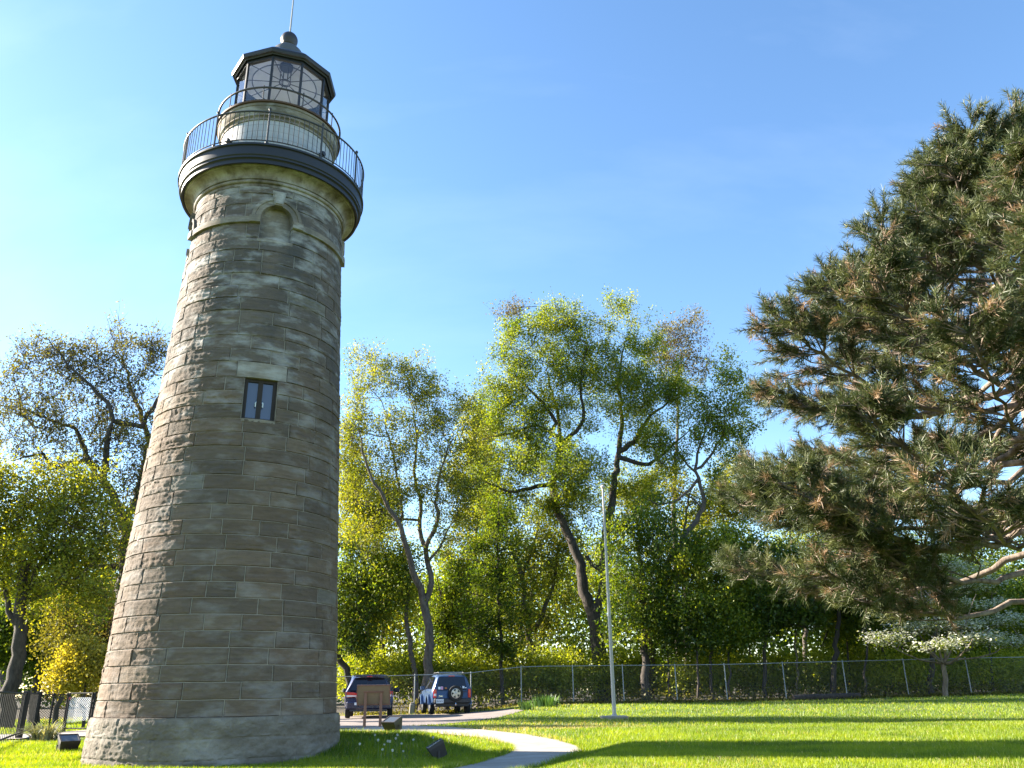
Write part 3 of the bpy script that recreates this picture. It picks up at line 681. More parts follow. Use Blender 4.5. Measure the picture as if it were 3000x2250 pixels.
def tree(name, label, cat, Y, limbs, crown, nt=300, nl=70, ls=.13, leaf='leaf_fresh', bk='bark', spread=.42, twigs=0, tlen=.7, tint=(.5, .22), group=None, tip=.009, flat=0.0, wob=.05, trunkname='trunk'):
    P0 = at(limbs[0][0][0][0], limbs[0][0][0][1], Y + (limbs[0][0][0][2] if len(limbs[0][0][0]) > 2 else 0)); g0 = float(gz(P0[0], P0[1]))
    t = thing(name, label, cat, (P0[0], P0[1], g0), group=group); sk = Skel()
    for li, (pts, r0, r1) in enumerate(limbs):
        P = np.array([at(p[0], p[1], Y + (p[2] if len(p) > 2 else 0)) for p in pts])
        if li == 0:
            P = np.vstack([[P[0][0], P[0][1], g0 - .25], P[1:] if abs(P[0][2] - g0) < 1.2 else P])
        elif len(pts[0]) < 3:
            ph = rng.uniform(0, 6.3); d = np.cumsum(np.r_[0, np.linalg.norm(np.diff(P, axis=0), axis=1)])
            P = np.array([at(p[0], p[1], Y + dy) for p, dy in zip(pts, d * rng.uniform(-.4, .35) * np.minimum(1, d / 2))])
        sk.limb(P, r0, r1, attach=li > 0, wob=wob)
    if len(limbs) and limbs[0][1] > .12:        # root flare
        sk.rm[0] *= 1.5; sk.rm[1] *= 1.12
    T = env_points(crown, Y, nt); T = T[T[:, 2] > g0 + .3]
    sk.grow(T); mb = MB(); sk.mesh(mb, tip)
    C, tn = [], []
    cl = rng.normal(tint[0], tint[1], len(T))
    for k, p in enumerate(T):
        m = rng.poisson(nl) + 1
        if twigs:
            per = max(1, m // twigs)
            for _ in range(twigs):
                d = rng.normal(0, .55, 3) + np.array([0, 0, .75]); d /= np.linalg.norm(d); L = tlen * rng.uniform(.5, 1.3); s0 = p + rng.normal(0, .12, 3)
                mb.tube([p, (p + s0 + d * L * .5) / 2 + rng.normal(0, .05, 3), s0 + d * L], [.011, .008, .004], 3, cap=False)
                u = rng.uniform(.1, 1, per)[:, None]; C.append(s0 + d * L * u + rng.normal(0, .09 + spread * .25, (per, 3))); tn.append(np.full(per, cl[k]))
        else:
            C.append(p + rng.normal(0, 1, (m, 3)) * spread * np.array([1, 1, .7])); tn.append(np.full(m, cl[k]))
    C = np.vstack(C); tn = np.concatenate(tn) + rng.normal(0, .16, len(C))
    mb.build(trunkname, M[bk], t, smooth=True)
    leaf_obj('crown', C, ls * rng.uniform(.6, 1.35, len(C)), tn, M[leaf], t, flat=flat)
    return t

TG = 'trees beyond the parking lot and fence'
# --- left of the lighthouse
tree('old_maple', 'large gnarled dark-limbed tree with thin bronze leaves left of the tower', 'tree', 36,
     [([(318, 2060), (345, 1850), (371, 1641), (366, 1535)], .36, .30),
      ([(366, 1535), (400, 1460), (430, 1298), (416, 1225), (391, 1146), (360, 1060), (330, 985)], .19, .02),
      ([(366, 1535), (330, 1450), (307, 1400), (315, 1316), (325, 1207), (289, 1153), (217, 1091), (163, 1016), (119, 985)], .20, .015),
      ([(330, 1450), (270, 1370), (253, 1334), (246, 1290), (202, 1247), (145, 1233), (83, 1207), (0, 1185)], .15, .02),
      ([(253, 1345), (195, 1356), (165, 1372), (120, 1330), (40, 1350)], .12, .03),
      ([(371, 1641), (300, 1660), (241, 1656), (200, 1620), (150, 1600)], .16, .03),
      ([(420, 1250), (470, 1150), (500, 1060)], .12, .02)],
     [(130, 1060, 120, 80), (230, 1110, 120, 90), (340, 1060, 110, 110), (450, 1050, 60, 70), (60, 1230, 130, 100), (40, 1130, 50, 45), (240, 1250, 180, 100, 1), (400, 1270, 110, 180), (180, 1370, 200, 80), (400, 1500, 80, 130), (330, 1620, 80, 100)],
     620, 40, .12, 'leaf_olive', 'barkd', .30, twigs=6, tlen=.85, tint=(.5, .25))
tree('spreading_tree', 'broad yellow-green tree filling the left edge of the photo above the black fence', 'tree', 31,
     [([(30, 2070), (48, 1930), (60, 1780), (80, 1650)], .30, .18), ([(60, 1780), (130, 1640), (250, 1560)], .12, .03), ([(48, 1850), (0, 1700), (-80, 1600)], .12, .03), ([(60, 1760), (130, 1740), (230, 1690)], .1, .03)],
     [(60, 1490, 150, 70), (180, 1500, 140, 80), (60, 1600, 170, 100), (230, 1620, 110, 90), (130, 1730, 160, 90), (-60, 1600, 120, 150), (270, 1760, 70, 100), (250, 1430, 110, 70), (320, 1560, 70, 110), (-20, 1430, 90, 70), (110, 1420, 70, 45)],
     420, 95, .12, 'leaf_yellow', 'barkd', .38, twigs=3, tlen=.6, tint=(.55, .22))
tree('shade_tree', 'dark green bushy tree low behind the black picket fence at the left edge', 'tree', 37,
     [([(105, 2070), (112, 1950), (120, 1820)], .22, .12), ([(112, 1930), (170, 1850), (220, 1800)], .08, .03), ([(112, 1930), (40, 1860), (0, 1830)], .08, .03)],
     [(60, 1840, 130, 90), (180, 1840, 110, 90), (-50, 1860, 100, 110), (60, 1940, 120, 50), (210, 1930, 70, 60)],
     230, 120, .13, 'leaf_deep', 'barkd', .45, twigs=3, tlen=.6, tint=(.45, .25))
tree('slender_tree', 'thin dark tree trunk between the black fence posts with small leafy crown', 'tree', 34,
     [([(172, 2072), (180, 1980), (190, 1850), (205, 1700)], .12, .05)], [(190, 1880, 60, 80), (210, 1800, 60, 80)], 70, 70, .12, 'leaf_olive', 'barkd', .4)
tree('golden_shrub', 'bright golden-yellow shrub beside the lighthouse behind the black gate', 'shrub', 30,
     [([(255, 2055), (252, 2020), (250, 1985)], .06, .04), ([(252, 2030), (215, 1990), (190, 1950)], .03, .02), ([(252, 2030), (285, 1980), (300, 1930)], .03, .02)],
     [(240, 1965, 75, 60), (285, 1930, 45, 55), (190, 1980, 40, 40), (235, 1905, 50, 40)], 130, 110, .10, 'leaf_gold', 'barkd', .22, tint=(.55, .22), trunkname='stems')
tree('thicket', 'brown twiggy thicket close behind the left foot of the tower', 'shrub', 39,
     [([(330, 2070), (325, 1990), (320, 1900)], .07, .04), ([(325, 2020), (290, 1930), (280, 1850)], .04, .02)],
     [(320, 1930, 60, 110), (290, 1830, 50, 80), (340, 1800, 40, 80), (230, 2030, 120, 28)], 170, 90, .12, 'leaf_brown', 'barkd', .4, twigs=3, tlen=.6, tint=(.35, .2), trunkname='stems')
# --- between tower and pine
tree('tall_maple', 'twin-stemmed tall tree with thin spring leaves behind the blue parked car', 'tree', 45,
     [([(1244, 2085), (1248, 2000), (1258, 1888), (1255, 1834), (1246, 1790)], .27, .22),
      ([(1246, 1790), (1229, 1725), (1211, 1678), (1193, 1617), (1175, 1552), (1157, 1519), (1132, 1480), (1099, 1411), (1070, 1345), (1050, 1260)], .20, .03),
      ([(1246, 1790), (1262, 1707), (1258, 1660), (1248, 1602), (1229, 1552), (1229, 1472), (1215, 1380), (1220, 1260), (1200, 1150)], .17, .02),
      ([(1248, 1602), (1269, 1552), (1284, 1508), (1273, 1472), (1290, 1380), (1330, 1270)], .13, .02),
      ([(1258, 1640), (1310, 1560), (1340, 1500)], .08, .02), ([(1157, 1519), (1080, 1480), (1030, 1470)], .07, .02), ([(1175, 1552), (1170, 1440), (1150, 1330), (1120, 1180)], .1, .02)],
     [(1050, 1120, 60, 90), (1120, 1090, 90, 80), (1200, 1120, 90, 90), (1280, 1180, 80, 80), (1360, 1230, 70, 70), (1110, 1260, 120, 100), (1250, 1300, 120, 100), (1080, 1420, 100, 100), (1220, 1450, 110, 100), (1320, 1440, 80, 90), (1370, 1400, 70, 80), (1400, 1330, 60, 70), (1100, 1580, 110, 80), (1330, 1580, 60, 70), (1040, 1300, 60, 140)],
     470, 105, .12, 'leaf_yellow', 'bark', .40, twigs=4, tlen=.85, tint=(.42, .24))
tree('slim_maple', 'slender brown-trunked tree just left of the twin-stemmed tall tree', 'tree', 46,
     [([(1215, 2080), (1219, 1986), (1200, 1881), (1190, 1798), (1197, 1689), (1180, 1620)], .17, .07), ([(1192, 1800), (1180, 1720), (1160, 1650)], .08, .03)],
     [(1170, 1640, 70, 70), (1190, 1740, 60, 60), (1130, 1700, 70, 70)], 110, 90, .14, 'leaf_fresh', 'bark', .45)
tree('leaning_tree', 'dark green tree with leaning trunk against the right edge of the tower', 'tree', 47,
     [([(1040, 2020), (1020, 1985), (1000, 1940), (970, 1860), (980, 1750)], .22, .12), ([(985, 1900), (1050, 1800), (1090, 1720)], .08, .03)],
     [(1060, 1800, 100, 90), (1080, 1690, 110, 80), (1040, 1900, 80, 60), (960, 1750, 80, 120), (1010, 1620, 80, 70)],
     260, 101, .15, 'leaf_deep', 'barkd', .5, twigs=3, tlen=.6, tint=(.6, .25))
tree('layered_sapling', 'straight young tree with tiers of deep green leaves left of centre', 'tree', 46.5,
     [([(1475, 2060), (1468, 1900), (1462, 1800), (1458, 1600), (1461, 1470)], .12, .03)] + [([(1462, y_), (1462 + s * 70, y_ - 35), (1462 + s * 125, y_ - 45)], .04, .015) for y_, s in ((1900, 1), (1880, -1), (1800, 1), (1770, -1), (1710, 1), (1680, -1), (1620, 1))],
     [(1460, 1520, 45, 60), (1455, 1620, 90, 60), (1450, 1720, 115, 60), (1455, 1820, 120, 60), (1455, 1900, 100, 50)],
     260, 85, .15, 'leaf_deep', 'barkd', .42, twigs=3, tlen=.6, tint=(.55, .25), flat=.4)
tree('great_oak', 'biggest bright green broad-crowned tree in the middle behind the flagpole', 'tree', 50,
     [([(1766, 2060), (1764, 2042), (1758, 1950), (1752, 1870), (1741, 1811)], .50, .42),
      ([(1741, 1811), (1713, 1733), (1698, 1655), (1674, 1588), (1639, 1506), (1623, 1439), (1625, 1390), (1640, 1300), (1630, 1200), (1600, 1080)], .36, .04),
      ([(1741, 1811), (1764, 1733), (1768, 1655), (1776, 1576), (1795, 1450), (1807, 1359), (1823, 1222), (1812, 1120), (1830, 1000)], .34, .04),
      ([(1812, 1325), (1858, 1293), (1894, 1234), (1941, 1191), (2000, 1160)], .20, .03),
      ([(1627, 1426), (1576, 1422), (1510, 1442), (1439, 1418), (1390, 1400)], .16, .03),
      ([(1635, 1280), (1570, 1250), (1500, 1270), (1420, 1290)], .13, .03),
      ([(1640, 1300), (1710, 1230), (1700, 1130), (1720, 1010)], .15, .03),
      ([(1815, 1340), (1900, 1360), (1960, 1310), (2020, 1260)], .16, .03), ([(1760, 1680), (1730, 1655), (1720, 1630)], .15, .1),
      ([(1630, 1240), (1590, 1180), (1540, 1130), (1490, 1080)], .13, .02)],
     [(1510, 1000, 80, 70), (1600, 950, 110, 60), (1700, 985, 110, 80), (1820, 930, 85, 55), (1890, 1000, 70, 70), (1640, 1080, 160, 80), (1790, 1090, 140, 90), (1480, 1130, 90, 90), (1470, 1240, 110, 80), (1560, 1220, 120, 90), (1700, 1210, 130, 80), (1880, 1160, 110, 90), (1480, 1360, 110, 70), (1700, 1500, 110, 70, 1), (1600, 1490, 100, 60, 1), (1850, 1430, 100, 70, 1), (1470, 1450, 100, 60), (1650, 1360, 150, 70, -2), (1690, 1420, 110, 60, -2), (1980, 1150, 80, 90), (1900, 1270, 110, 80), (1580, 1330, 100, 80)],
     900, 165, .125, 'leaf_fresh', 'barkd', .50, twigs=4, tlen=.8, tint=(.6, .22))
tree('budding_tree', 'sparse brown-budded tree top rising behind the biggest green tree', 'tree', 62,
     [([(1985, 2040), (1985, 1800), (1975, 1500), (1985, 1250), (1990, 1080)], .30, .06)],
     [(1990, 1010, 60, 70), (2030, 980, 50, 60), (1950, 1050, 60, 90), (2030, 1090, 60, 80), (1500, 930, 60, 40)], 150, 50, .17, 'leaf_brown', 'bark', .35, twigs=5, tlen=1.3, tint=(.5, .25))
tree('crooked_tree', 'tree with thick crooked trunk bending right beside the big pine', 'tree', 49,
     [([(1900, 2050), (1905, 1920), (1925, 1760), (1965, 1640), (2011, 1557), (2058, 1494), (2050, 1423), (2040, 1350), (2070, 1250)], .34, .05),
      ([(2045, 1400), (1990, 1460), (1930, 1480), (1900, 1465)], .10, .03), ([(2055, 1480), (2010, 1450), (1985, 1440)], .07, .02), ([(2045, 1380), (2110, 1290), (2130, 1180)], .1, .02), ([(2045, 1400), (1990, 1330), (1960, 1280)], .09, .02)],
     [(2130, 1110, 50, 80), (2060, 1240, 70, 90), (2130, 1290, 60, 110), (2180, 1200, 60, 100), (1960, 1350, 70, 60), (2100, 1420, 40, 60)], 230, 70, .15, 'leaf_fresh', 'bark', .4, twigs=4, tlen=.8, tint=(.5, .22))
tree('dense_maple', 'dense dark green tree just right of the flagpole', 'tree', 47,
     [([(1890, 2050), (1893, 1930), (1890, 1800), (1880, 1650)], .26, .1), ([(1890, 1800), (1940, 1680), (1980, 1600)], .1, .03), ([(1890, 1780), (1830, 1700), (1800, 1620)], .09, .03)],
     [(1900, 1530, 120, 70), (1840, 1620, 90, 90), (1950, 1630, 110, 90), (1870, 1730, 120, 90), (1960, 1760, 80, 80), (1860, 1840, 110, 60)], 330, 74, .155, 'leaf_fresh', 'barkd', .5, twigs=3, tlen=.6, tint=(.30, .24))
tree('bright_maple', 'light green leafy tree with young stems between flagpole and pine', 'tree', 46,
     [([(2085, 2050), (2082, 1930), (2090, 1800), (2100, 1650)], .10, .04), ([(2090, 1800), (2140, 1700), (2170, 1640)], .05, .02), ([(2090, 1820), (2050, 1740), (2030, 1680)], .05, .02)],
     [(2060, 1650, 80, 80), (2140, 1620, 90, 80), (2080, 1750, 100, 80), (2190, 1720, 90, 80), (2110, 1830, 110, 55)], 280, 89, .16, 'leaf_fresh', 'barkd', .5, twigs=3, tlen=.6, tint=(.62, .22))
tree('dark_maple', 'dark green broad-leaved tree hanging over the fence under the pine branches', 'tree', 46,
     [([(2240, 2050), (2242, 1900), (2250, 1760), (2260, 1640)], .12, .05), ([(2248, 1800), (2310, 1720), (2350, 1680)], .05, .02)],
     [(2250, 1650, 90, 80), (2290, 1750, 110, 80), (2230, 1820, 90, 50), (2380, 1700, 80, 90), (2350, 1800, 90, 50)], 280, 74, .17, 'leaf_deep', 'barkd', .5, twigs=3, tlen=.6, tint=(.42, .25))
tree('forked_tree', 'pale-leaved forked tree standing back between the sapling and big tree', 'tree', 54,
     [([(1585, 2060), (1575, 1950), (1545, 1830), (1530, 1700), (1500, 1600)], .24, .1), ([(1555, 1860), (1600, 1780), (1625, 1680), (1640, 1590)], .16, .06), ([(1530, 1700), (1560, 1600), (1590, 1500)], .1, .03)],
     [(1560, 1550, 110, 90), (1640, 1620, 90, 90), (1540, 1680, 90, 80), (1620, 1760, 90, 80), (1390, 1560, 90, 90), (1380, 1680, 80, 90), (1560, 1840, 120, 60)], 330, 58, .16, 'leaf_yellow', 'bark', .55, twigs=3, tlen=.6, tint=(.5, .22))
tree('shaded_tree', 'mid-green tree with dark straight trunk behind the left end of the fence', 'tree', 52,
     [([(1310, 2060), (1312, 1900), (1330, 1750), (1345, 1640)], .15, .06), ([(1315, 1850), (1290, 1740), (1280, 1690)], .08, .03)],
     [(1330, 1700, 80, 90), (1300, 1790, 90, 70), (1370, 1820, 70, 80), (1290, 1870, 60, 60)], 220, 75, .16, 'leaf_fresh', 'barkd', .5, twigs=3, tlen=.6, tint=(.4, .25))
for lab, x, cr in (('sparse yellow-green tree filling the gap between the tall twin-stemmed tree and the biggest tree', 1400, [(1400, 1260, 60, 100), (1390, 1400, 90, 90), (1430, 1530, 100, 80)]),
                   ('sparse yellow-green tree crown just right of the tower above the leaning tree', 1070, [(1040, 1420, 50, 100), (1060, 1540, 80, 80), (1130, 1480, 60, 80)]),
                   ('light green tree behind the crooked trunk left of the pine', 2010, [(1950, 1450, 90, 70), (2080, 1490, 80, 60), (2140, 1430, 60, 80), (1850, 1480, 90, 60), (2210, 1490, 70, 80), (2260, 1430, 60, 60)])):
    tree('background_tree', lab, 'tree', 57, [([(x, 2045), (x + 5, 1850), (x - 5, 1600), (x + 10, 1450)], .2, .06)], cr, 260, 80, .17, 'leaf_yellow', 'bark', .5, twigs=3, tlen=.9, tint=(.5, .24))
# far trees
FARL = ['hazy yellow-green tree far behind the two parked cars', 'distant light green tree seen left of the straight sapling', 'distant yellow-green tree behind the forked tree', 'distant green tree directly behind the flagpole top',
        'distant leafy tree between flagpole and pine', 'far tree showing through the lower pine branches', 'far tree behind the white flowering tree', 'far dark tree at the right edge behind the pine', 'far tree behind the left foot of the tower', 'far tree at the left edge beyond the lawn']
FARX = [(1130, 1760), (1370, 1700), (1560, 1640), (1760, 1650), (2050, 1560), (2370, 1600), (2640, 1640), (2900, 1600), (250, 1640), (20, 1650)]
for i, (lab, (x, y)) in enumerate(zip(FARL, FARX)):
    tree('far_tree', lab, 'tree', 66 + 3 * (i % 3), [([(x, 2040), (x - 10, 1880), (x + 5, y)], .25, .1)],
         [(x - 60, y + 60, 110, 110), (x + 70, y + 50, 110, 110), (x, y - 20, 110, 90), (x - 40, y + 190, 120, 70)], 120, 75, .24, ['leaf_yellow', 'leaf_fresh'][i % 2] if i < 6 else 'leaf_deep', 'bark', .8, tint=(.55, .25), group='far trees behind the fence line', tip=.014)
for i, (x, lab) in enumerate(((2490, 'dark leafy tree behind the leaning saplings under the pine'), (2650, 'dark leafy tree behind the log, left of the flowering tree'), (2830, 'dark leafy tree right behind the flowering tree'), (2990, 'dark leafy tree at the right edge above the fence'))):
    tree('understory_tree', lab, 'tree', 51 + i % 2, [([(x, 2045), (x - 5, 1930), (x + 8, 1780)], .13, .06)], [(x - 50, 1740, 90, 80), (x + 50, 1760, 90, 80), (x, 1850, 110, 70), (x, 1940, 110, 50)], 210, 85, .18, 'leaf_fresh', 'barkd', .55, tint=(.28, .22), group='dark trees behind the pine')
def far_wood():
    m = 90000; x = rng.uniform(-95, 95, m); top = 7 + 6 * vnoise(x * .12, x * 0 + 3, 1) + 3 * vnoise(x * .5, x * 0, 2); z = rng.random(m) ** .8 * top; y = 88 + rng.normal(0, 3, m)
    tn = vnoise(x * .3, z * .4, 7) * .7 + rng.normal(.2, .15, m)
    V, F, _ = leaves(np.stack([x, y, z], -1), .55 * rng.uniform(.5, 1.3, m), 0, .7)
    tag(mesh_obj('far_wood', V, F, M['leaf_deep'], attrs={'tint': ('FACE', 'FLOAT', (tn * .8).clip(0, 1))}), 'distant band of green woodland low on the horizon behind the trees', 'woodland', kind='stuff')
far_wood()
# saplings behind the fence
SAP = [(2040, 1780, 10), (2334, 1700, 5), (2420, 1720, -40), (2453, 1640, -20), (2480, 1760, 12), (2540, 1700, -8), (2580, 1720, 25), (2640, 1750, 0), (2736, 1650, -14), (2900, 1700, 10), (2140, 1800, -6), (1950, 1800, 14), (2190, 1760, 22)]
SAPL = ['thin dark sapling stem left of the light green maple', 'pale sunlit sapling trunk behind the third fence post from the pine side', 'strongly leaning thin sapling under the pine', 'thickest leaning dark sapling under the pine', 'thin upright sapling beside the leaning dark one',
        'slim dark sapling behind the middle of the log end', 'dark sapling leaning right, left of the flowering tree', 'thin sapling near the post left of the flowering tree', 'stout dark trunk just left of the white flowering tree', 'dark sapling right of the white flowering tree',
        'thin stem below the light green maple crown', 'thin sapling right of the flagpole behind the fence', 'slanting sapling between the light and dark maples']
for i, ((x, y, lean), lab) in enumerate(zip(SAP, SAPL)):
    r = .16 if x in (2453, 2736) else .075
    tree('sapling', lab, 'tree', 45.6 + (i * 7 % 5) * .7, [([(x + lean * .9, 2048), (x + lean * .5, 1950), (x, 1860), (x - lean * .5, y)], r, r * .45)],
         [(x, y, 70, 60), (x + 20, y + 80, 60, 50)], 60, 85, .16, ['leaf_deep', 'leaf_fresh'][i % 3 == 1], 'barkl' if x == 2334 else 'barkd', .45, tint=(.42, .25), group='saplings behind the chain link fence')
# shrubs behind the fence
SHX = list(range(1090, 2990, 118)); SHL = ['leaf_sunlit_tint', 'leaf_sunlit_tint', 'leaf_fresh']  # first two entries carry sunlight in their leaf colour
NAMES = {0: 'pale yellow-green', 1: 'fresh green', 2: 'deep green'}
REF = ['left of the twin-stemmed tree', 'behind the blue car', 'right of the blue car', 'by the fence post nearest the blue car', 'under the straight sapling', 'behind the iris clumps', 'left of the flagpole', 'behind the flagpole foot', 'right of the flagpole', 'under the dense dark tree',
       'under the light green maple', 'at the dark maple trunk', 'under the pine tips', 'beside the leaning saplings', 'behind the log', 'left of the flowering tree', 'behind the flowering tree trunk', 'right of the flowering tree', 'at the right edge of the photo']
for i, x in enumerate(SHX[:len(REF)]):
    k = [0, 0, 0, 1, 1, 1, 0, 1, 0, 1, 0, 1, 0, 0, 0, 1, 1, 2, 2][i]; x2 = x + rng.uniform(-20, 20); h = rng.uniform(45, 75)
    tree('shrub', f'{NAMES[k]} shrub behind the chain link fence, {REF[i]}', 'shrub', 47 + rng.uniform(0, 3), [([(x2, 2050), (x2 - 5, 2010), (x2 + 10, 1960)], .04, .02), ([(x2, 2035), (x2 + 40, 1990), (x2 + 60, 1960)], .025, .015)],
         [(x2, 1975 - h * .3, 75, h), (x2 + 50, 1990, 50, 50), (x2 - 50, 1995, 50, 45)], 130, 75, .14, SHL[k], 'barkd', .42, tint=(.55, .25), group='shrubs behind the fence', trunkname='stems')

# --- the pine
def pine():
    bx, by = 13.15, 20.0; t = thing('pine_tree', 'large dark pine with long needles and some browned tufts on the right', 'tree', (bx, by, float(gz(bx, by))))
    sk = Skel(); sk.limb(np.array([(bx + .1, by, 0), (bx, by, 3), (bx - .05, by + .05, 6.5), (bx + .05, by, 9.5), (bx + .15, by + .05, 12), (bx + .25, by, 14), (bx + .3, by, 14.8)]), .34, .05, wob=.03); sk.rm[0] *= 1.3
    zs = [2.4, 3.2, 4, 5, 6.7, 7.5, 8.4, 9.4, 10.9, 11.8, 12.9, 14.3, 15, 16.1]; Ls = [6.2, 6.8, 7.5, 8.0, 7.8, 7.4, 6.9, 5.8, 3.7, 2.7, 2.1, 1.3, .9, .6]
    tips = []
    z = 3.3; i = 0
    while z < 15.0:
        nw = 6 if z < 13 else 5
        for k in range(nw):
            az = i * 2.4 + k * 2 * math.pi / nw + rng.normal(0, .25); L = np.interp(z, zs, Ls) * rng.uniform(.80, 1.03)
            if z < 5.6 and math.cos(az) > (-.80 if z < 4.2 else -.6): continue
            zz = z + rng.normal(0, .18); tr = sk.p[:40]; kk = int(np.argmin(np.abs(tr[:, 2] - zz))); a = sk.p[kk].copy(); a[2] = zz
            rise = np.interp(zz, [2, 5, 9, 13, 16], [-.10, -.09, .06, .30, .7]) + rng.normal(0, .07)
            dr = np.array([math.cos(az), math.sin(az), 0]); sd = np.array([-dr[1], dr[0], 0])
            s_ = np.linspace(0, 1, 6); P = a + dr * (s_ * L)[:, None] + np.array([0, 0, 1.0]) * (rise * L * s_ - .10 * L * np.sin(s_ * math.pi) * (1 if zz < 9 else .3) + .10 * L * s_ ** 3)[:, None] + sd * (rng.normal(0, .06) * L * s_ ** 2)[:, None]
            i0 = sk.n; sk.limb(P, .030 + .009 * L, .014, wob=.05); ln = sk.p[i0:sk.n].copy(); m = len(ln)
            nb_ = int(10 + L * 6.0)
            for q in range(nb_):
                u = rng.uniform(.45, 1.0) if zz < 6.2 else rng.uniform(.33, 1.0) if zz < 12 else rng.uniform(.12, 1.0); c = ln[min(m - 1, int(u * m))]; sl = (.45 + .26 * L * (1.08 - u)) * rng.uniform(.6, 1.25)
                ang = rng.choice([-1, 1]) * rng.uniform(.5, 1.1); d = dr * math.cos(ang) + sd * math.sin(ang) + np.array([0, 0, rng.uniform(-.12, .5)]); d /= np.linalg.norm(d)
                e = c + d * sl + np.array([0, 0, .12 * sl]); par = int(np.argmin(((sk.p[:sk.n] - c) ** 2).sum(1))); mid = (c + e) / 2 + rng.normal(0, .07, 3)
                j1 = sk.add(mid, par); j2 = sk.add(e, j1); tips.append((e, d, zz))
                for _ in range(rng.integers(3, 6)):
                    b0 = c + (e - c) * rng.uniform(.3, 1.0); d2 = d + rng.normal(0, .55, 3) + np.array([0, 0, .35]); d2 /= np.linalg.norm(d2); e2 = b0 + d2 * rng.uniform(.2, .55)
                    sk.add(e2, j1 if rng.random() < .5 else j2); tips.append((e2, d2, zz))
            tips.append((ln[-1], dr + np.array([0, 0, .4]), zz))
        z += np.interp(z, [2, 9, 16], [.62, .60, .45]); i += 1
    mb = MB(); sk.mesh(mb, .010); mb.build('trunk', M['barkp'], t, smooth=True)
    E = np.array([q[0] for q in tips]); Dd = np.array([q[1] for q in tips]); Dd /= np.linalg.norm(Dd, axis=1, keepdims=True); Z = np.array([q[2] for q in tips])
    NN = 50; n = len(E); print('PINE TIPS', n); brown = rng.random(n) < np.interp(Z, [2, 7, 10, 13], [.10, .10, .04, .02])
    base = np.where(brown, rng.uniform(.78, 1, n), rng.normal(.40, .14, n).clip(0, .70))
    u = rng.uniform(-.30, .10, (n, NN)); B = E[:, None] + Dd[:, None] * u[..., None]
    rd = rng.normal(0, 1, (n, NN, 3)); rd -= Dd[:, None] * (rd * Dd[:, None]).sum(-1, keepdims=True); rd /= np.linalg.norm(rd, axis=-1, keepdims=True)
    an = rng.uniform(.35, 1.15, (n, NN, 1)); nd = Dd[:, None] * np.cos(an) + rd * np.sin(an); ln_ = rng.uniform(.13, .23, (n, NN, 1))
    sd = np.cross(nd, rng.normal(0, 1, (n, NN, 3))); sd /= np.linalg.norm(sd, axis=-1, keepdims=True)
    wv = .0075
    V = np.stack([B - sd * wv, B + sd * wv, B + nd * ln_ + sd * wv * .3, B + nd * ln_ - sd * wv * .3], 2).reshape(-1, 3)
    tn = (base[:, None] + rng.normal(0, .05, (n, NN))).ravel(); tn = np.where(np.repeat(brown, NN), tn.clip(.77, 1), tn.clip(0, .72))
    mesh_obj('needles', V, np.arange(n * NN * 4).reshape(-1, 4), M['needle'], t, attrs={'tint': ('FACE', 'FLOAT', tn)})
pine()

# --- flowering dogwood
def dogwood():
    Y = 42.5; p0 = at(2771, 2046, Y); g0 = float(gz(p0[0], p0[1])); t = thing('flowering_dogwood', 'small spreading tree covered in white blossom near the fence on the right', 'tree', (p0[0], p0[1], g0))
    sk = Skel(); P = [np.array([p0[0], p0[1], g0 - .1])] + [at(x, y, Y) for x, y in ((2768, 1990), (2762, 1945))]; sk.limb(np.array(P), .13, .11)
    for x, y, dy in ((2590, 1880, -1), (2660, 1800, 1.5), (2720, 1720, -.8), (2790, 1665, 1), (2860, 1740, -1.5), (2930, 1800, .8), (2990, 1870, -.5), (2700, 1880, -2.4), (2850, 1870, -2.4)):
        e = at(x, y, Y + dy); a = P[-1] + rng.normal(0, .05, 3); mid = a * .45 + e * .55 - np.array([0, 0, .25]); sk.limb(np.array([a, mid, e]), .06, .015, wob=.04)
    T = env_points([(2620, 1880, 65, 14, -.5), (2690, 1850, 70, 14, 0), (2640, 1815, 50, 14, .8), (2730, 1790, 70, 16, 0), (2790, 1740, 70, 18, .5), (2860, 1790, 70, 15, 0), (2930, 1830, 70, 15, 0), (2960, 1890, 70, 13, -.3), (2860, 1880, 80, 14, -1.2), (2740, 1900, 70, 11, -1.8), (2800, 1840, 80, 14, -.6), (2820, 1690, 60, 16, .5), (2700, 1735, 50, 15, .3), (2880, 1730, 55, 15, .3), (2760, 1660, 45, 14, 0)], Y, 520)
    sk.grow(T, bend=.1, up_=.0); mb = MB(); sk.mesh(mb, .008); mb.build('trunk', M['barkl'], t, smooth=True)
    k = 46; T = T + (T - P[-1]) * .12; C = np.repeat(T, k, 0) + rng.normal(0, 1, (len(T) * k, 3)) * np.array([.30, .30, .12]); gcut = rng.random(len(C)) < .48
    leaf_obj('blossom', C[~gcut] + np.array([0, 0, .05]), .13 * rng.uniform(.6, 1.2, (~gcut).sum()), rng.normal(.5, .25, (~gcut).sum()), M['bract'], t, .8, .75)
    leaf_obj('crown', C[gcut], .12 * rng.uniform(.6, 1.2, gcut.sum()), rng.normal(.55, .25, gcut.sum()), M['leaf_fresh'], t, .5, .5)
dogwood()

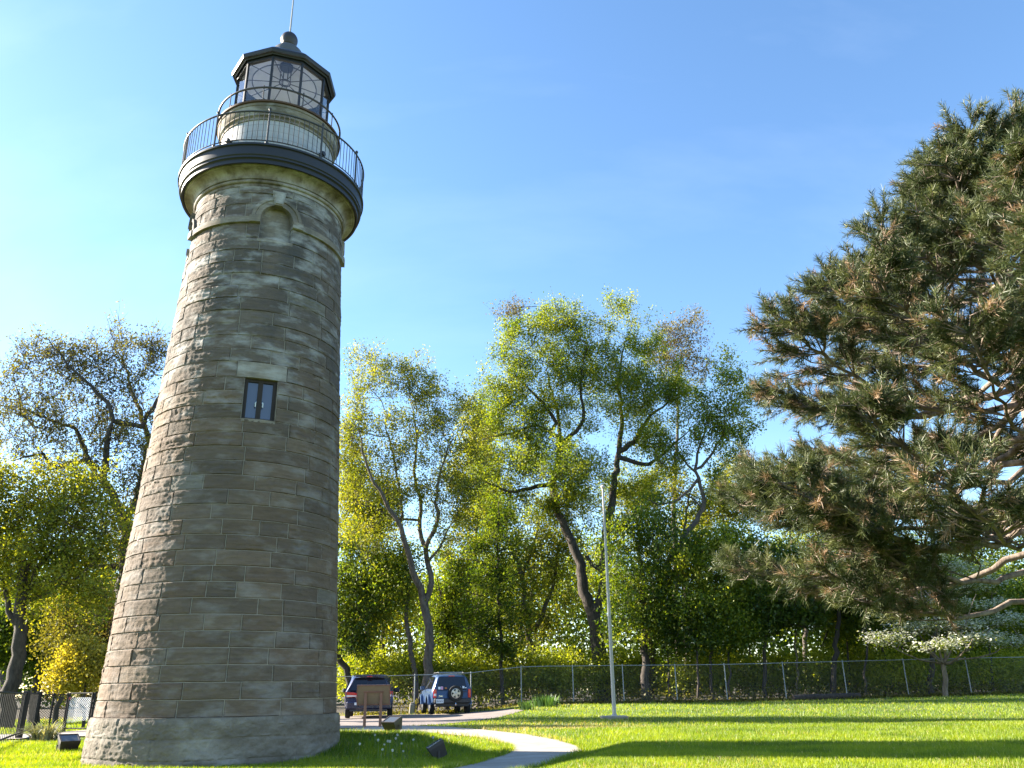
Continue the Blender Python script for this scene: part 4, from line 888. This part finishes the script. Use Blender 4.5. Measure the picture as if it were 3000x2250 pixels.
# ------------------------------------------------------------------ chain link fence
def fence_line(name, label, pts, height, group=None, mesh='chain', pm='steel', rad=.028, cat='fence', rail=.02):
    pts = np.array([[p[0], p[1], float(gz(p[0], p[1]))] for p in pts]); c = pts[len(pts) // 2]
    t = thing(name, label, cat, c, group=group)
    for p in pts:
        q = MB(); q.tube([p - [0, 0, .1], p + [0, 0, height]], rad, 8); q.lathe([(rad * 1.25, height - .02), (rad * 1.25, height + .02), (.001, height + .05)], 8, p); q.build('post', M[pm], t, sharp=40)
    q = MB(); q.tube(catmull(pts + [0, 0, height - .015], 1.0), rail, 6); q.build('top_rail', M[pm], t, smooth=True)
    d = np.r_[0, np.cumsum(np.hypot(*np.diff(pts[:, :2], axis=0).T))]; V, F, UV = [], [], []
    for i, p in enumerate(pts): V += [p + [0, .03, .03], p + [0, .03, height - .03]]; UV += [(d[i], 0), (d[i], height)]
    F = [[2 * i, 2 * i + 2, 2 * i + 3, 2 * i + 1] for i in range(len(pts) - 1)]
    o = mesh_obj('wire_mesh', V, F, M[mesh], t); uv = o.data.uv_layers.new(name='UVMap')
    for l in o.data.loops: uv.data[l.index].uv = UV[l.vertex_index]
    return t
fx = [(1060, 2095), (1213, 2085), (1379, 2078), (1528, 2065), (1681, 2062), (1829, 2061), (1985, 2060), (2132, 2058), (2305, 2055), (2484, 2052), (2664, 2047), (2848, 2038), (3040, 2030), (3250, 2022)]
FP = [(-12, 43.2), (-8, 43)] + [tuple(at(x, y, Yf)[:2]) for (x, y), Yf in zip(fx, np.linspace(43, 45, len(fx)))]
fence_line('chain_link_fence', 'long galvanised chain link fence along the back of the lawn and parking lot', FP, 1.78)

# ------------------------------------------------------------------ black fence and gate at left
def ptg(x, y, Y=None):
    d = ray(x, y); k = -EYE / d[2] if Y is None else Y / d[1]; return (d * k)[:2]
A = ptg(54, 2166); B = ptg(96, 2147); A0 = A + (A - B) * 1.9; CC = ptg(183, 2145, 27.2); DD = ptg(257, 2147, 26.8); G0 = ptg(300, 2147, 26.8)
pf = thing('picket_fence', 'low black metal picket fence beside the walkway at the left edge', 'fence', (*A, 0))
for p in (A0, A, B):
    q = MB(); q.bbox((p[0], p[1], .56), (.13, .13, 1.2), .012); q.build('post', M['black'], pf)
q = MB()
for z in (1.10, .16): q.tube([(*A0, z), (*A, z), (*B, z)], .022, 6)
q.build('rail', M['black'], pf)
q = MB(); L = np.linalg.norm(B - A0)
for s in np.arange(.1, L, .36):
    p = A0 + (B - A0) * s / L; q.tube([(*p, .08), (*p, 1.12)], .008, 4)
q.build('pickets', M['black'], pf)
fence_line('wire_fence', 'short black chain link fence section between picket fence and gate', [B, (B + CC) / 2, CC], 1.08, mesh='chainb', pm='black', rad=.032, rail=.018)
gt = thing('gate', 'black framed chain link gate with bright wire panel beside the tower', 'gate', (*CC, 0))
q = MB(); e0 = CC + (DD - CC) * .06; e1 = CC + (DD - CC) * .97
for p in (e0, e1, DD + [.05, 0]): q.tube([(*p, 0.0), (*p, 1.12)], .03, 6)
for z in (.10, 1.10): q.tube([(*e0, z), (*e1, z)], .02, 6)
q.tube([(*e1, .42), (*G0, .46)], .018, 5)
q.build('gate_frame', M['black'], gt)
o = mesh_obj('wire_panel', [(*e0, .26), (*e1, .34), (*e1, .98), (*e0, .98)], [[0, 1, 2, 3]], M['chainw'], gt); uv = o.data.uv_layers.new(name='UVMap')
for l in o.data.loops: uv.data[l.index].uv = [(0, 0), (.8, .05), (.8, .72), (0, .72)][l.vertex_index]
q = MB(); q.lathe([(.001, 0), (.035, .004), (.035, .02), (.001, .022)], 12, (e0[0] + .05, e0[1] - .06, .96), axis=rotm('X', D2R(90))); q.build('latch', simple('red_latch', (.35, .06, .05), .5), gt)

# ------------------------------------------------------------------ information board, flagpole, floodlights
sx, sy = at(1090, 2131, 27.6)[:2]; sz = float(gz(sx, sy)); st = thing('information_board', 'brown information board on two posts seen from behind in front of the dark van', 'sign', (sx, sy, sz), D2R(6), local=True)
tilt = rotm('X', D2R(18)); q = MB(); q.bbox((0, .05, .94), (.98, .035, .56), .008, tilt); BD = q.build('board', M['wood'], st)
q = MB(); cz = np.array([0, .05, .94])
for c, s_ in (((0, 0, .295), (1.03, .06, .035)), ((0, 0, -.295), (1.03, .06, .035)), ((-.5, 0, 0), (.035, .06, .56)), ((.5, 0, 0), (.035, .06, .56)), ((0, -.03, .10), (.62, .035, .05))): q.bbox(cz + tilt @ np.array(c), s_, .004, tilt)
q.build('frame', M['post'], st)
for s_ in (-.24, .24):
    q = MB(); q.bbox((s_, .03, .47), (.085, .085, 1.12), .008); q.build('post', M['post'], st)
fx_, fy_ = at(1800, 2097, 30)[:2]; fz = float(gz(fx_, fy_)); fl = thing('flagpole', 'bare white flagpole with ball top standing on the lawn', 'flagpole', (fx_, fy_, fz), local=True)
q = MB(); q.bbox((-.02, 0, .03), (.86, .8, .13), .02); q.build('base_slab', M['concrete'], fl)
q = MB(); q.tube([(0, 0, .09), (0, 0, 2.6), (0, 0, 5.4), (0, 0, 7.86)], [.068, .060, .048, .036], 14); q.lathe([(.095, .09), (.095, .13), (.07, .16)], 14); q.build('pole', M['pole'], fl, sharp=40)
q = MB(); q.lathe([(.001, 7.84)] + [(.075 * math.cos(t_), 7.94 + .075 * math.sin(t_)) for t_ in np.linspace(-1.4, 1.4, 9)] + [(.001, 8.016)], 14); q.build('ball', simple('pale_ball', (.62, .52, .46), .35), fl, smooth=True)
q = MB(); q.tube([(.05, -.05, 1.1), (.075, -.07, 1.16), (.05, -.05, 1.22)], .012, 5); q.build('cleat', M['steel'], fl)
def floodlight(x, y, rz, tilt_, size, label, h=.16):
    z = float(gz(x, y)); t = thing('floodlight', label, 'floodlight', (x, y, z), rz, group='ground floodlights round the tower', local=True)
    R_ = rotm('X', tilt_); s = size
    def T_(v): return (np.asarray(v, float) * s) @ R_.T + np.array([0, 0, h])
    f0 = [(-.5, -.42), (.5, -.42), (.5, .42), (-.5, .42)]; f1 = [(-.38, -.30), (.38, -.30), (.38, .30), (-.38, .30)]
    q = MB(); P = [T_((a, b, .34)) for a, b in f0] + [T_((a, b, .22)) for a, b in f0] + [T_((a, b, -.38)) for a, b in f1]
    q.add(P, [[4, 5, 1, 0], [5, 6, 2, 1], [6, 7, 3, 2], [7, 4, 0, 3], [8, 9, 5, 4], [9, 10, 6, 5], [10, 11, 7, 6], [11, 8, 4, 7], [11, 10, 9, 8], [0, 1, 2, 3]]); q.build('housing', M['housing'], t)
    q = MB()
    for c, sz_ in (((0, -.39, .355), (1.0, .07, .05)), ((0, .39, .355), (1.0, .07, .05)), ((-.465, 0, .355), (.07, .71, .05)), ((.465, 0, .355), (.07, .71, .05))): q.box(T_(c), np.array(sz_) * s, R_)
    q.build('rim', M['housing'], t)
    q = MB(); q.add([T_((a * .86, b * .86, .352)) for a, b in f0], [[0, 1, 2, 3]]); q.build('lens', M['lens'], t)
    q = MB(); q.tube([T_((-.52, 0, .0)), (-.54 * s, 0, .02), (.54 * s, 0, .02), T_((.52, 0, .0))], .016, 6); q.tube([(0, 0, -.1), (0, 0, .03)], .04, 8); q.build('bracket', M['housing'], t)
    return t
p = at(1150, 2148, 17.15); floodlight(p[0], p[1], D2R(-30), D2R(24), .31, 'dark floodlight with upturned lens beside the path edge below the information board', .20)
p = at(1282, 2220, 14.3); floodlight(p[0], p[1], D2R(-78), D2R(30), .31, 'dark tilted floodlight on the shaded grass nearest the path bend', .12)
p = at(196, 2200, 17.6); floodlight(p[0], p[1], D2R(40), D2R(24), .36, 'floodlight with pale shining lens on the sunny grass left of the tower', .13)

# ------------------------------------------------------------------ vehicles
def loft(secs, close=True):
    mb = MB(); k = len(secs[0]); V = np.vstack(secs); f = [[i * k + j, i * k + (j + 1) % k, (i + 1) * k + (j + 1) % k, (i + 1) * k + j] for i in range(len(secs) - 1) for j in range(k)]
    f += [list(range(k)), [(len(secs) - 1) * k + j for j in range(k)][::-1]]
    return mb.add(V, f)
def csec(y, zb, zm, zt, wb, wm, wt, ysl=0.0):
    h = [(wb * .92, zb), (wb, zb + .06), (wm, zb + (zm - zb) * .55), (wm * .985, zm), (wt + (wm - wt) * .30, zm + (zt - zm) * .55), (wt, zt - .10), (wt - .07, zt - .025), (wt * .5, zt)]
    P = [(x, y + ysl * max(0, (z - zm)) / max(.01, zt - zm), z) for x, z in h]
    return np.array(P + [(-x, yy, z) for x, yy, z in P[::-1]])
def wheel(parent, c, r=.36, wdt=.22, side=1, name='wheel', axis='X', spokes=5):
    R_ = rotm('Y', D2R(90)) if axis == 'X' else rotm('X', D2R(90)); q = MB(); h = wdt / 2
    q.lathe([(r * .62, -h * .9), (r * .82, -h), (r * .96, -h * .85), (r, -h * .5), (r, h * .5), (r * .96, h * .85), (r * .82, h), (r * .62, h * .9), (r * .62, -h * .9)], 28, c, axis=R_)
    W_ = q.build(name, M['rubber'], parent, sharp=40); q = MB()
    q.lathe([(r * .62, side * h * .9), (r * .56, side * h * .92), (r * .52, side * h * .55), (.001, side * h * .5)], 24, c, axis=R_) if spokes == 0 else q.lathe([(r * .62, side * h * .9), (r * .55, side * h * .93), (r * .52, side * h * .4)], 24, c, axis=R_)
    for k in range(spokes):
        a = k * 2 * math.pi / spokes; rr_ = np.array(Matrix.Rotation(a, 3, 'Z')); v = np.array([(r * .05, -.045, side * h * .85), (r * .56, -.05, side * h * .8), (r * .56, .05, side * h * .8), (r * .05, .045, side * h * .85), (r * .05, -.045, side * h * .3), (r * .56, -.05, side * h * .3), (r * .56, .05, side * h * .3), (r * .05, .045, side * h * .3)]) @ rr_.T @ R_.T
        q.add(v + np.array(c), [[0, 1, 2, 3], [4, 5, 1, 0], [5, 6, 2, 1], [6, 7, 3, 2], [7, 4, 0, 3]])
    q.lathe([(r * .13, side * h * .88), (.001, side * h * .95)], 12, c, axis=R_)
    q.build('rim', M['alloy'], W_, sharp=40); return W_
def panel(name, P, m, parent, thick=.012):
    P = np.asarray(P, float); nrm = np.cross(P[1] - P[0], P[2] - P[0]); nrm /= np.linalg.norm(nrm); q = MB(); q.prism(P, -nrm * thick, nrm * thick); return q.build(name, m, parent)
def text(name, s, size, loc, rot, m, parent):
    cu = bpy.data.curves.new(name, 'FONT'); cu.body = s; cu.size = size; cu.extrude = .002; cu.align_x = 'CENTER'; to = bpy.data.objects.new(name, cu); COL.objects.link(to)
    bpy.context.view_layer.update(); me = bpy.data.meshes.new_from_object(to.evaluated_get(bpy.context.evaluated_depsgraph_get())); bpy.data.objects.remove(to); me.name = name
    o = bpy.data.objects.new(name, me); COL.objects.link(o); me.materials.append(m); o.location = loc; o.rotation_euler = rot; o.parent = parent; ORG[o.name] = np.zeros(3); return o
def suv():
    x, y = at(1324, 2097, 38.8)[:2]; t = thing('blue_suv', 'blue sport utility car with spare wheel on its back parked by the fence', 'car', (x, y, float(gz(x, y)) + .02), D2R(13), local=True)
    S = [csec(0, .50, .98, 1.60, .84, .86, .62, .22), csec(.06, .44, 1.0, 1.63, .86, .89, .66, .24), csec(.5, .42, 1.02, 1.67, .87, .90, .68, .1), csec(1.6, .42, 1.02, 1.68, .87, .90, .69), csec(2.35, .42, 1.02, 1.64, .87, .90, .67), csec(3.0, .42, 1.02, 1.12, .87, .89, .70), csec(4.1, .45, .96, 1.0, .84, .86, .66), csec(4.35, .48, .85, .88, .78, .80, .6)]
    BO = loft(S).build('body', M['suv'], t, sharp=32)
    def rear(u, z, off): return np.array([u, .22 * max(0, (z - .98)) / .62 + off, z])
    panel('rear_window', [rear(-.66, 1.02, -.012), rear(.66, 1.02, -.012), rear(.56, 1.55, -.010), rear(-.56, 1.55, -.010)], M['cglass'], t)
    for s in (-1, 1):
        panel('side_window', [(s * .885, .35, 1.06), (s * .885, 1.2, 1.06), (s * .72, 1.2, 1.58), (s * .72, .52, 1.56)], M['cglass'], t); panel('side_window', [(s * .885, 1.28, 1.06), (s * .885, 2.5, 1.06), (s * .72, 2.2, 1.56), (s * .72, 1.28, 1.58)], M['cglass'], t)
        q = MB(); q.bbox((s * .76, -.005, .86), (.13, .09, .36), .02); TL = q.build('tail_light', M['red'], t); q = MB(); q.bbox((s * .76, -.052, .81), (.10, .014, .10), .004); q.build('reverse_lamp', M['clear' if s < 0 else 'red'], TL)
        for yy in (.78, 3.45):
            q = MB(); q.lathe([(.36, -.14), (.43, -.12), (.45, 0), (.43, .06), (.36, .06)], 20, (s * .88, yy, .40), a0=0, a1=math.pi, axis=rotm('Y', D2R(90)) @ rotm('Z', D2R(90))); q.build('wheel_flare', M['suv'], t, sharp=40)
            wheel(t, (s * .80, yy, .36), side=s)
        q = MB(); q.bbox((s * 1.02, 2.35, 1.10), (.22, .10, .17), .03); q.tube([(s * .86, 2.36, 1.06), (s * .96, 2.36, 1.08)], .02, 6); q.build('mirror', M['suv'], t)
        q = MB(); q.tube([(s * .55, .35, 1.70), (s * .55, .45, 1.745), (s * .55, 2.0, 1.745), (s * .55, 2.1, 1.69)], .018, 6); q.build('roof_rail', M['plastic'], t)
    q = MB(); q.bbox((0, .75, 1.75), (1.16, .06, .035), .01); q.bbox((0, 1.6, 1.75), (1.16, .06, .035), .01); q.build('roof_bar', M['steel'], t)
    q = MB(); q.bbox((0, -.05, .56), (1.62, .20, .22), .05); q.bbox((0, .12, .40), (1.5, .3, .16), .03); q.build('rear_bumper', M['plastic'], t)
    SW = wheel(t, (.13, -.13, .86), .33, .20, 1, 'spare_wheel', 'Y', 5); 
    q = MB(); q.bbox((-.56, -.155, .55), (.33, .012, .17), .004); PLT = q.build('licence_plate', M['plate'], t)
    q = MB()
    for k, u in enumerate((-.115, -.085, -.04, .01, .05, .10)): q.box((-.56 + u, -.163, .548), (.014, .004, .07)); q.box((-.56 + u + .008, -.163, .578 - .05 * (k % 2)), (.022, .004, .014))
    q.build('characters', M['ink'], PLT)
    text('badge', 'Jeep', .10, (-.50, -.006, .735), (D2R(90), 0, 0), M['chrome'], t)
    q = MB(); q.bbox((.52, -.015, .93), (.22, .02, .035), .006); q.build('tailgate_handle', M['plastic'], t)
    for u, zz, w_, h_, m in ((-.57, 1.085, .11, .11, 'plate'), (-.45, 1.085, .09, .13, 'pink'), (-.28, 1.08, .09, .07, 'orange'), (.32, 1.11, .12, .035, 'plate'), (.50, 1.115, .09, .09, 'plate'), (.60, 1.09, .09, .03, 'plate')):
        panel('sticker', [rear(u - w_ / 2, zz - h_ / 2, -.028), rear(u + w_ / 2, zz - h_ / 2, -.028), rear(u + w_ / 2, zz + h_ / 2, -.028), rear(u - w_ / 2, zz + h_ / 2, -.028)], M[m], t, .003)
    q = MB(); q.tube([(.13, -.1, .42), (.13, -.2, .40)], .025, 8); q.lathe([(.001, .37), (.028, .40), (.001, .46)], 10, (.13, -.2, .03)); q.build('tow_hitch', M['chrome'], t)
    q = MB(); q.bbox((0, .205, 1.585), (.26, .03, .035), .006); q.build('brake_light', M['red'], t)
suv()
def van():
    x, y = at(1078, 2104, 36)[:2]; t = thing('dark_minivan', 'dark indigo minivan parked between the tower and the information board', 'car', (x, y, float(gz(x, y)) + .02), D2R(8), local=True)
    S = [csec(0, .42, .98, 1.58, .90, .94, .66, .30), csec(.08, .34, 1.0, 1.62, .95, .98, .72, .34), csec(.6, .30, 1.0, 1.69, .97, 1.0, .76, .1), csec(2.0, .30, 1.0, 1.70, .97, 1.0, .77), csec(3.0, .30, 1.0, 1.62, .97, 1.0, .74), csec(3.9, .30, 1.0, 1.10, .95, .98, .74), csec(4.7, .34, .88, .92, .90, .92, .6), csec(4.95, .40, .7, .74, .8, .82, .5)]
    loft(S).build('body', M['van'], t, sharp=32)
    def rear(u, z, off): return np.array([u, .30 * max(0, (z - .98)) / .60 + off, z])
    panel('rear_window', [rear(-.78, 1.06, -.012), rear(.78, 1.06, -.012), rear(.62, 1.54, -.01), rear(-.62, 1.54, -.01)], M['cglass'], t)
    q = MB(); q.bbox((0, .20, 1.615), (1.18, .18, .05), .02); q.build('spoiler', M['van'], t); q = MB(); q.bbox((0, .10, 1.60), (.2, .03, .03), .005); q.build('brake_light', M['red'], t)
    for s in (-1, 1):
        q = MB(); q.prism([(s * .955, .06, .80), (s * .40, -.015, .83), (s * .40, -.015, .93), (s * .60, -.015, .99), (s * .965, .06, 1.02)][::int(s)], (0, -.03, 0), (0, .06, 0)); TL = q.build('tail_light', M['red'], t)
        q = MB(); q.prism([(s * .93, .055, .82), (s * .50, -.015, .84), (s * .50, -.015, .87), (s * .94, .055, .90)][::int(s)], (0, -.036, 0), (0, -.031, 0)); q.build('reverse_lamp', M['clear'], TL)
        panel('side_window', [(s * .985, .5, 1.05), (s * .985, 3.2, 1.05), (s * .80, 2.8, 1.58), (s * .80, .7, 1.58)], M['cglass'], t)
        for yy in (.95, 3.85): wheel(t, (s * .86, yy, .34), .34, .22, s)
        q = MB(); q.bbox((s * 1.13, 3.2, 1.08), (.24, .12, .18), .04); q.tube([(s * .95, 3.2, 1.03), (s * 1.05, 3.2, 1.06)], .02, 6); q.build('mirror', M['plastic'], t)
        q = MB(); q.box((s * .62, -.045, .44), (.30, .02, .05)); q.build('reflector', M['red'], t)
    q = MB(); q.bbox((0, -.01, .50), (1.80, .16, .30), .05); q.build('rear_bumper', M['van'], t); q = MB(); q.bbox((0, .02, .33), (1.5, .1, .12), .02); q.build('valance', M['plastic'], t)
    q = MB(); q.bbox((-.50, -.095, .56), (.13, .01, .10), .003); q.build('sticker', M['plate'], t)
    q = MB(); q.box((-.42, -.02, .79), (.24, .012, .022)); q.build('badge', M['chrome'], t)
    q = MB(); q.bbox((0, -.012, .72), (.56, .02, .14), .006); PLT = q.build('licence_plate', M['plate'], t)
van()

# ------------------------------------------------------------------ small plants, log, lawn grass
def blades(name, label, cat, x, y, n, rad, hgt, arch, m, wid=.022, tint=(.5, .25), kidname='leaves'):
    z = float(gz(x, y)); t = thing(name, label, cat, (x, y, z)); V, F, tn = [], [], []
    for i in range(n):
        a = rng.uniform(0, 6.283); rr_ = rad * math.sqrt(rng.random()); b = np.array([x + rr_ * math.cos(a), y + rr_ * math.sin(a), z - .02]); L = hgt * rng.uniform(.6, 1.15); d = np.array([math.cos(a), math.sin(a), 0]); sd = np.array([-d[1], d[0], 0]) * wid * rng.uniform(.7, 1.3); ar = arch * rng.uniform(.4, 1.4)
        k0 = len(V)
        for j, u in enumerate((0, .35, .7, 1.0)):
            c = b + d * L * ar * u ** 2 + np.array([0, 0, L * (u - ar * .65 * u ** 3)]); w_ = 1 - .9 * u ** 2; V += [c - sd * w_, c + sd * w_]
        F += [[k0 + 2 * j, k0 + 2 * j + 1, k0 + 2 * j + 3, k0 + 2 * j + 2] for j in range(3)]; tn += [rng.normal(*tint)] * 3
    mesh_obj(kidname, V, np.array(F), M[m], t, attrs={'tint': ('FACE', 'FLOAT', np.clip(tn, 0, 1))})
p = at(1542, 2086, 36.5); blades('iris_plant', 'smaller spiky green iris clump nearest the parking lot', 'plant', p[0], p[1], 70, .30, .50, .35, 'blade_iris', .03)
p = at(1602, 2073, 39.5); blades('iris_plant', 'larger spiky green iris clump by the fence post', 'plant', p[0], p[1], 150, .60, .58, .3, 'blade_iris', .03)
p = at(128, 2173, 22.0); blades('ornamental_grass', 'pale grey-green arching grass clump by the black fence', 'plant', p[0], p[1], 210, .30, .62, .75, 'blade_grey', .022)
la, lb = at(2325, 2056, 43), at(2520, 2049, 43.6); q = MB(); q.tube(catmull([[la[0], la[1], gz(la[0], la[1]) + .12], [(la[0] + lb[0]) / 2, la[1] + .3, gz(la[0], la[1]) + .15], [lb[0], lb[1], gz(lb[0], lb[1]) + .12]]), .15, 9)
tag(q.build('log', M['barkd'], None, sharp=50), 'dark fallen log lying along the foot of the fence', 'log')
p = at(1207, 2089, 42); q = MB(); q.bbox((p[0], p[1], float(gz(p[0], p[1])) + .22), (.26, .22, .5), .04, rotm('Y', D2R(4))); q.bbox((p[0], p[1], float(gz(p[0], p[1])) + .49), (.18, .16, .08), .03); tag(q.build('stone_marker', M['concrete'], None), 'small grey stone marker at the foot of the fence post', 'marker')
# dandelion clocks
DL = [(1098, 2157), (1140, 2185), (1119, 2194), (1152, 2206), (1137, 2182), (1161, 2169), (1109, 2178), (1177, 2173), (1181, 2192), (1052, 2187), (1210, 2166), (1270, 2167), (1166, 2160), (1128, 2172)]
dan = None
for i, (x, y) in enumerate(DL):
    gx_ = None
    for Yt in np.arange(12.5, 17.2, .05):
        pz = at(x, y, Yt)
        if pz[2] <= float(gz(pz[0], pz[1])) + .22: gx_ = pz; break
    if gx_ is None: gx_ = at(x, y, 16.4)
    g0 = float(gz(gx_[0], gx_[1])); loc = (gx_[0], gx_[1], g0)
    if dan is None:
        dan = thing('dandelion', 'white dandelion clock on a thin stem in the shaded grass right of the tower', 'flower', loc, group='dandelion clocks in the shaded grass', local=True)
        q = MB(); q.tube([(0, 0, -.02), (.01, 0, .12), (0, .01, .22)], .004, 4); q.build('stem', M['stem'], dan)
        nn = 140; u = rng.normal(0, 1, (nn, 3)); u /= np.linalg.norm(u, axis=1, keepdims=True); C = np.array([0, .01, .235]) + u * .017 * rng.uniform(.6, 1, (nn, 1)); V, F, _ = leaves(C, .010, 0, .8); mesh_obj('seed_head', V, F, M['fluff'], dan)
    else:
        r = dan.copy(); COL.objects.link(r); r.location = loc; s_ = rng.uniform(.7, 1.2); r.scale = (1, 1, s_); r.rotation_euler = (0, 0, rng.uniform(0, 6))
        for c in list(dan.children): d = c.copy(); COL.objects.link(d); d.parent = r
# lawn grass
def lawn():
    n = 520000
    y = 1 / rng.uniform(1 / 46., 1 / 9.3, n); x = y * rng.uniform(-.72, .70, n)
    n2 = 90000; y2 = rng.uniform(9.3, 20, n2); x2 = y2 * rng.uniform(-.70, .70, n2); y = np.r_[y, y2]; x = np.r_[x, x2]
    keep = ~((x > pleft(y) + .03 + .06 * (vnoise(x * 9, y * 9, 2) - .3)) & (x < pright(y) - .03 + .06 * (vnoise(x * 9, y * 9, 8) - .7)) & (y < 27.6)) & ~inpoly(x, y, LOT) & ~inpoly(x, y, WALK) & (np.hypot(x - TC[0], y - TC[1]) > 2.0)
    keep &= ~((y > 41.6) & (rng.random(len(y)) < .8)) & ~((x < -9.5) & (y > 21.5) & (y < 26.5) & (rng.random(len(y)) < .85))
    x, y = x[keep], y[keep]; n = len(x); z = gz(x, y) - .008
    far = np.clip(y / 14, 1, 3.2); pat = vnoise(x * .9, y * .9, 4); hgt = rng.uniform(.035, .075, n) * (.75 + .6 * pat) * (1 + .25 * (far - 1)); edge = np.minimum(np.abs(x - pleft(y)), np.abs(x - pright(y))); hgt *= np.where((edge < .14) & (y < 26), 1.6, 1)
    hgt *= np.where(np.hypot(x + 2.6, y - 16.2) < 1.9, 1.35, 1)
    a = rng.uniform(0, 6.283, n); ln_ = rng.normal(0, .38, (n, 2)); w_ = .0052 * far * rng.uniform(.7, 1.3, n)
    B = np.stack([x, y, z], -1); sd = np.stack([np.cos(a), np.sin(a), np.zeros(n)], -1) * w_[:, None]; T_ = B + np.stack([ln_[:, 0] * hgt, ln_[:, 1] * hgt, hgt], -1)
    V = np.stack([B - sd, B + sd, T_], 1).reshape(-1, 3)
    tn = rng.normal(.48, .14, n) + (vnoise(x * .45, y * .45, 6) - .5) * .45 + (vnoise(x * 2.2, y * 2.2, 16) - .5) * .35 - .25 * (vnoise(x * 1.1, y * 1.1, 26) > .74); tn = tn.clip(0, .84)
    dry = (np.exp(-((x - .9) / 2.6) ** 2 - ((y - 25.5 + .25 * x) / 2.2) ** 2) > rng.random(n) * 1.1) | (rng.random(n) < .03 + .12 * (vnoise(x * .8, y * .8, 36) > .76)); dry |= (edge < .16) & (y > 18) & (y < 27) & (rng.random(n) < .4); dry |= (y > 40.5) & (x < 3) & (rng.random(n) < .5)
    tn = np.where(dry, rng.uniform(.9, 1, n), tn)
    tag(mesh_obj('lawn_grass', V, np.arange(n * 3).reshape(-1, 3), M['grass'], attrs={'tint': ('FACE', 'FLOAT', tn)}), 'short mown green grass covering the lawn', 'grass', kind='stuff')
    # leaf litter and bramble under the fence
    m = 17000; x = rng.uniform(-8, 34, m); yb = np.interp(x, [p[0] for p in FP], [p[1] for p in FP]); dy = np.abs(rng.normal(0, 1.1, m)); y = yb - .25 + dy * rng.choice([-.35, 1.6], m); k = ~inpoly(x, y, LOT); x, y = x[k], y[k]; zz = gz(x, y) + rng.random(len(x)) ** 2 * np.where(y > np.interp(x, [p[0] for p in FP], [p[1] for p in FP]), .7, .12)
    V, F, _ = leaves(np.stack([x, y, zz], -1), .15 * rng.uniform(.5, 1.3, len(x)), 0); tag(mesh_obj('undergrowth', V, F, M['leaf_olive'], attrs={'tint': ('FACE', 'FLOAT', rng.normal(.4, .3, len(x)).clip(0, 1))}), 'brown tangled undergrowth and leaf litter along the fence', 'undergrowth', kind='stuff')
lawn()
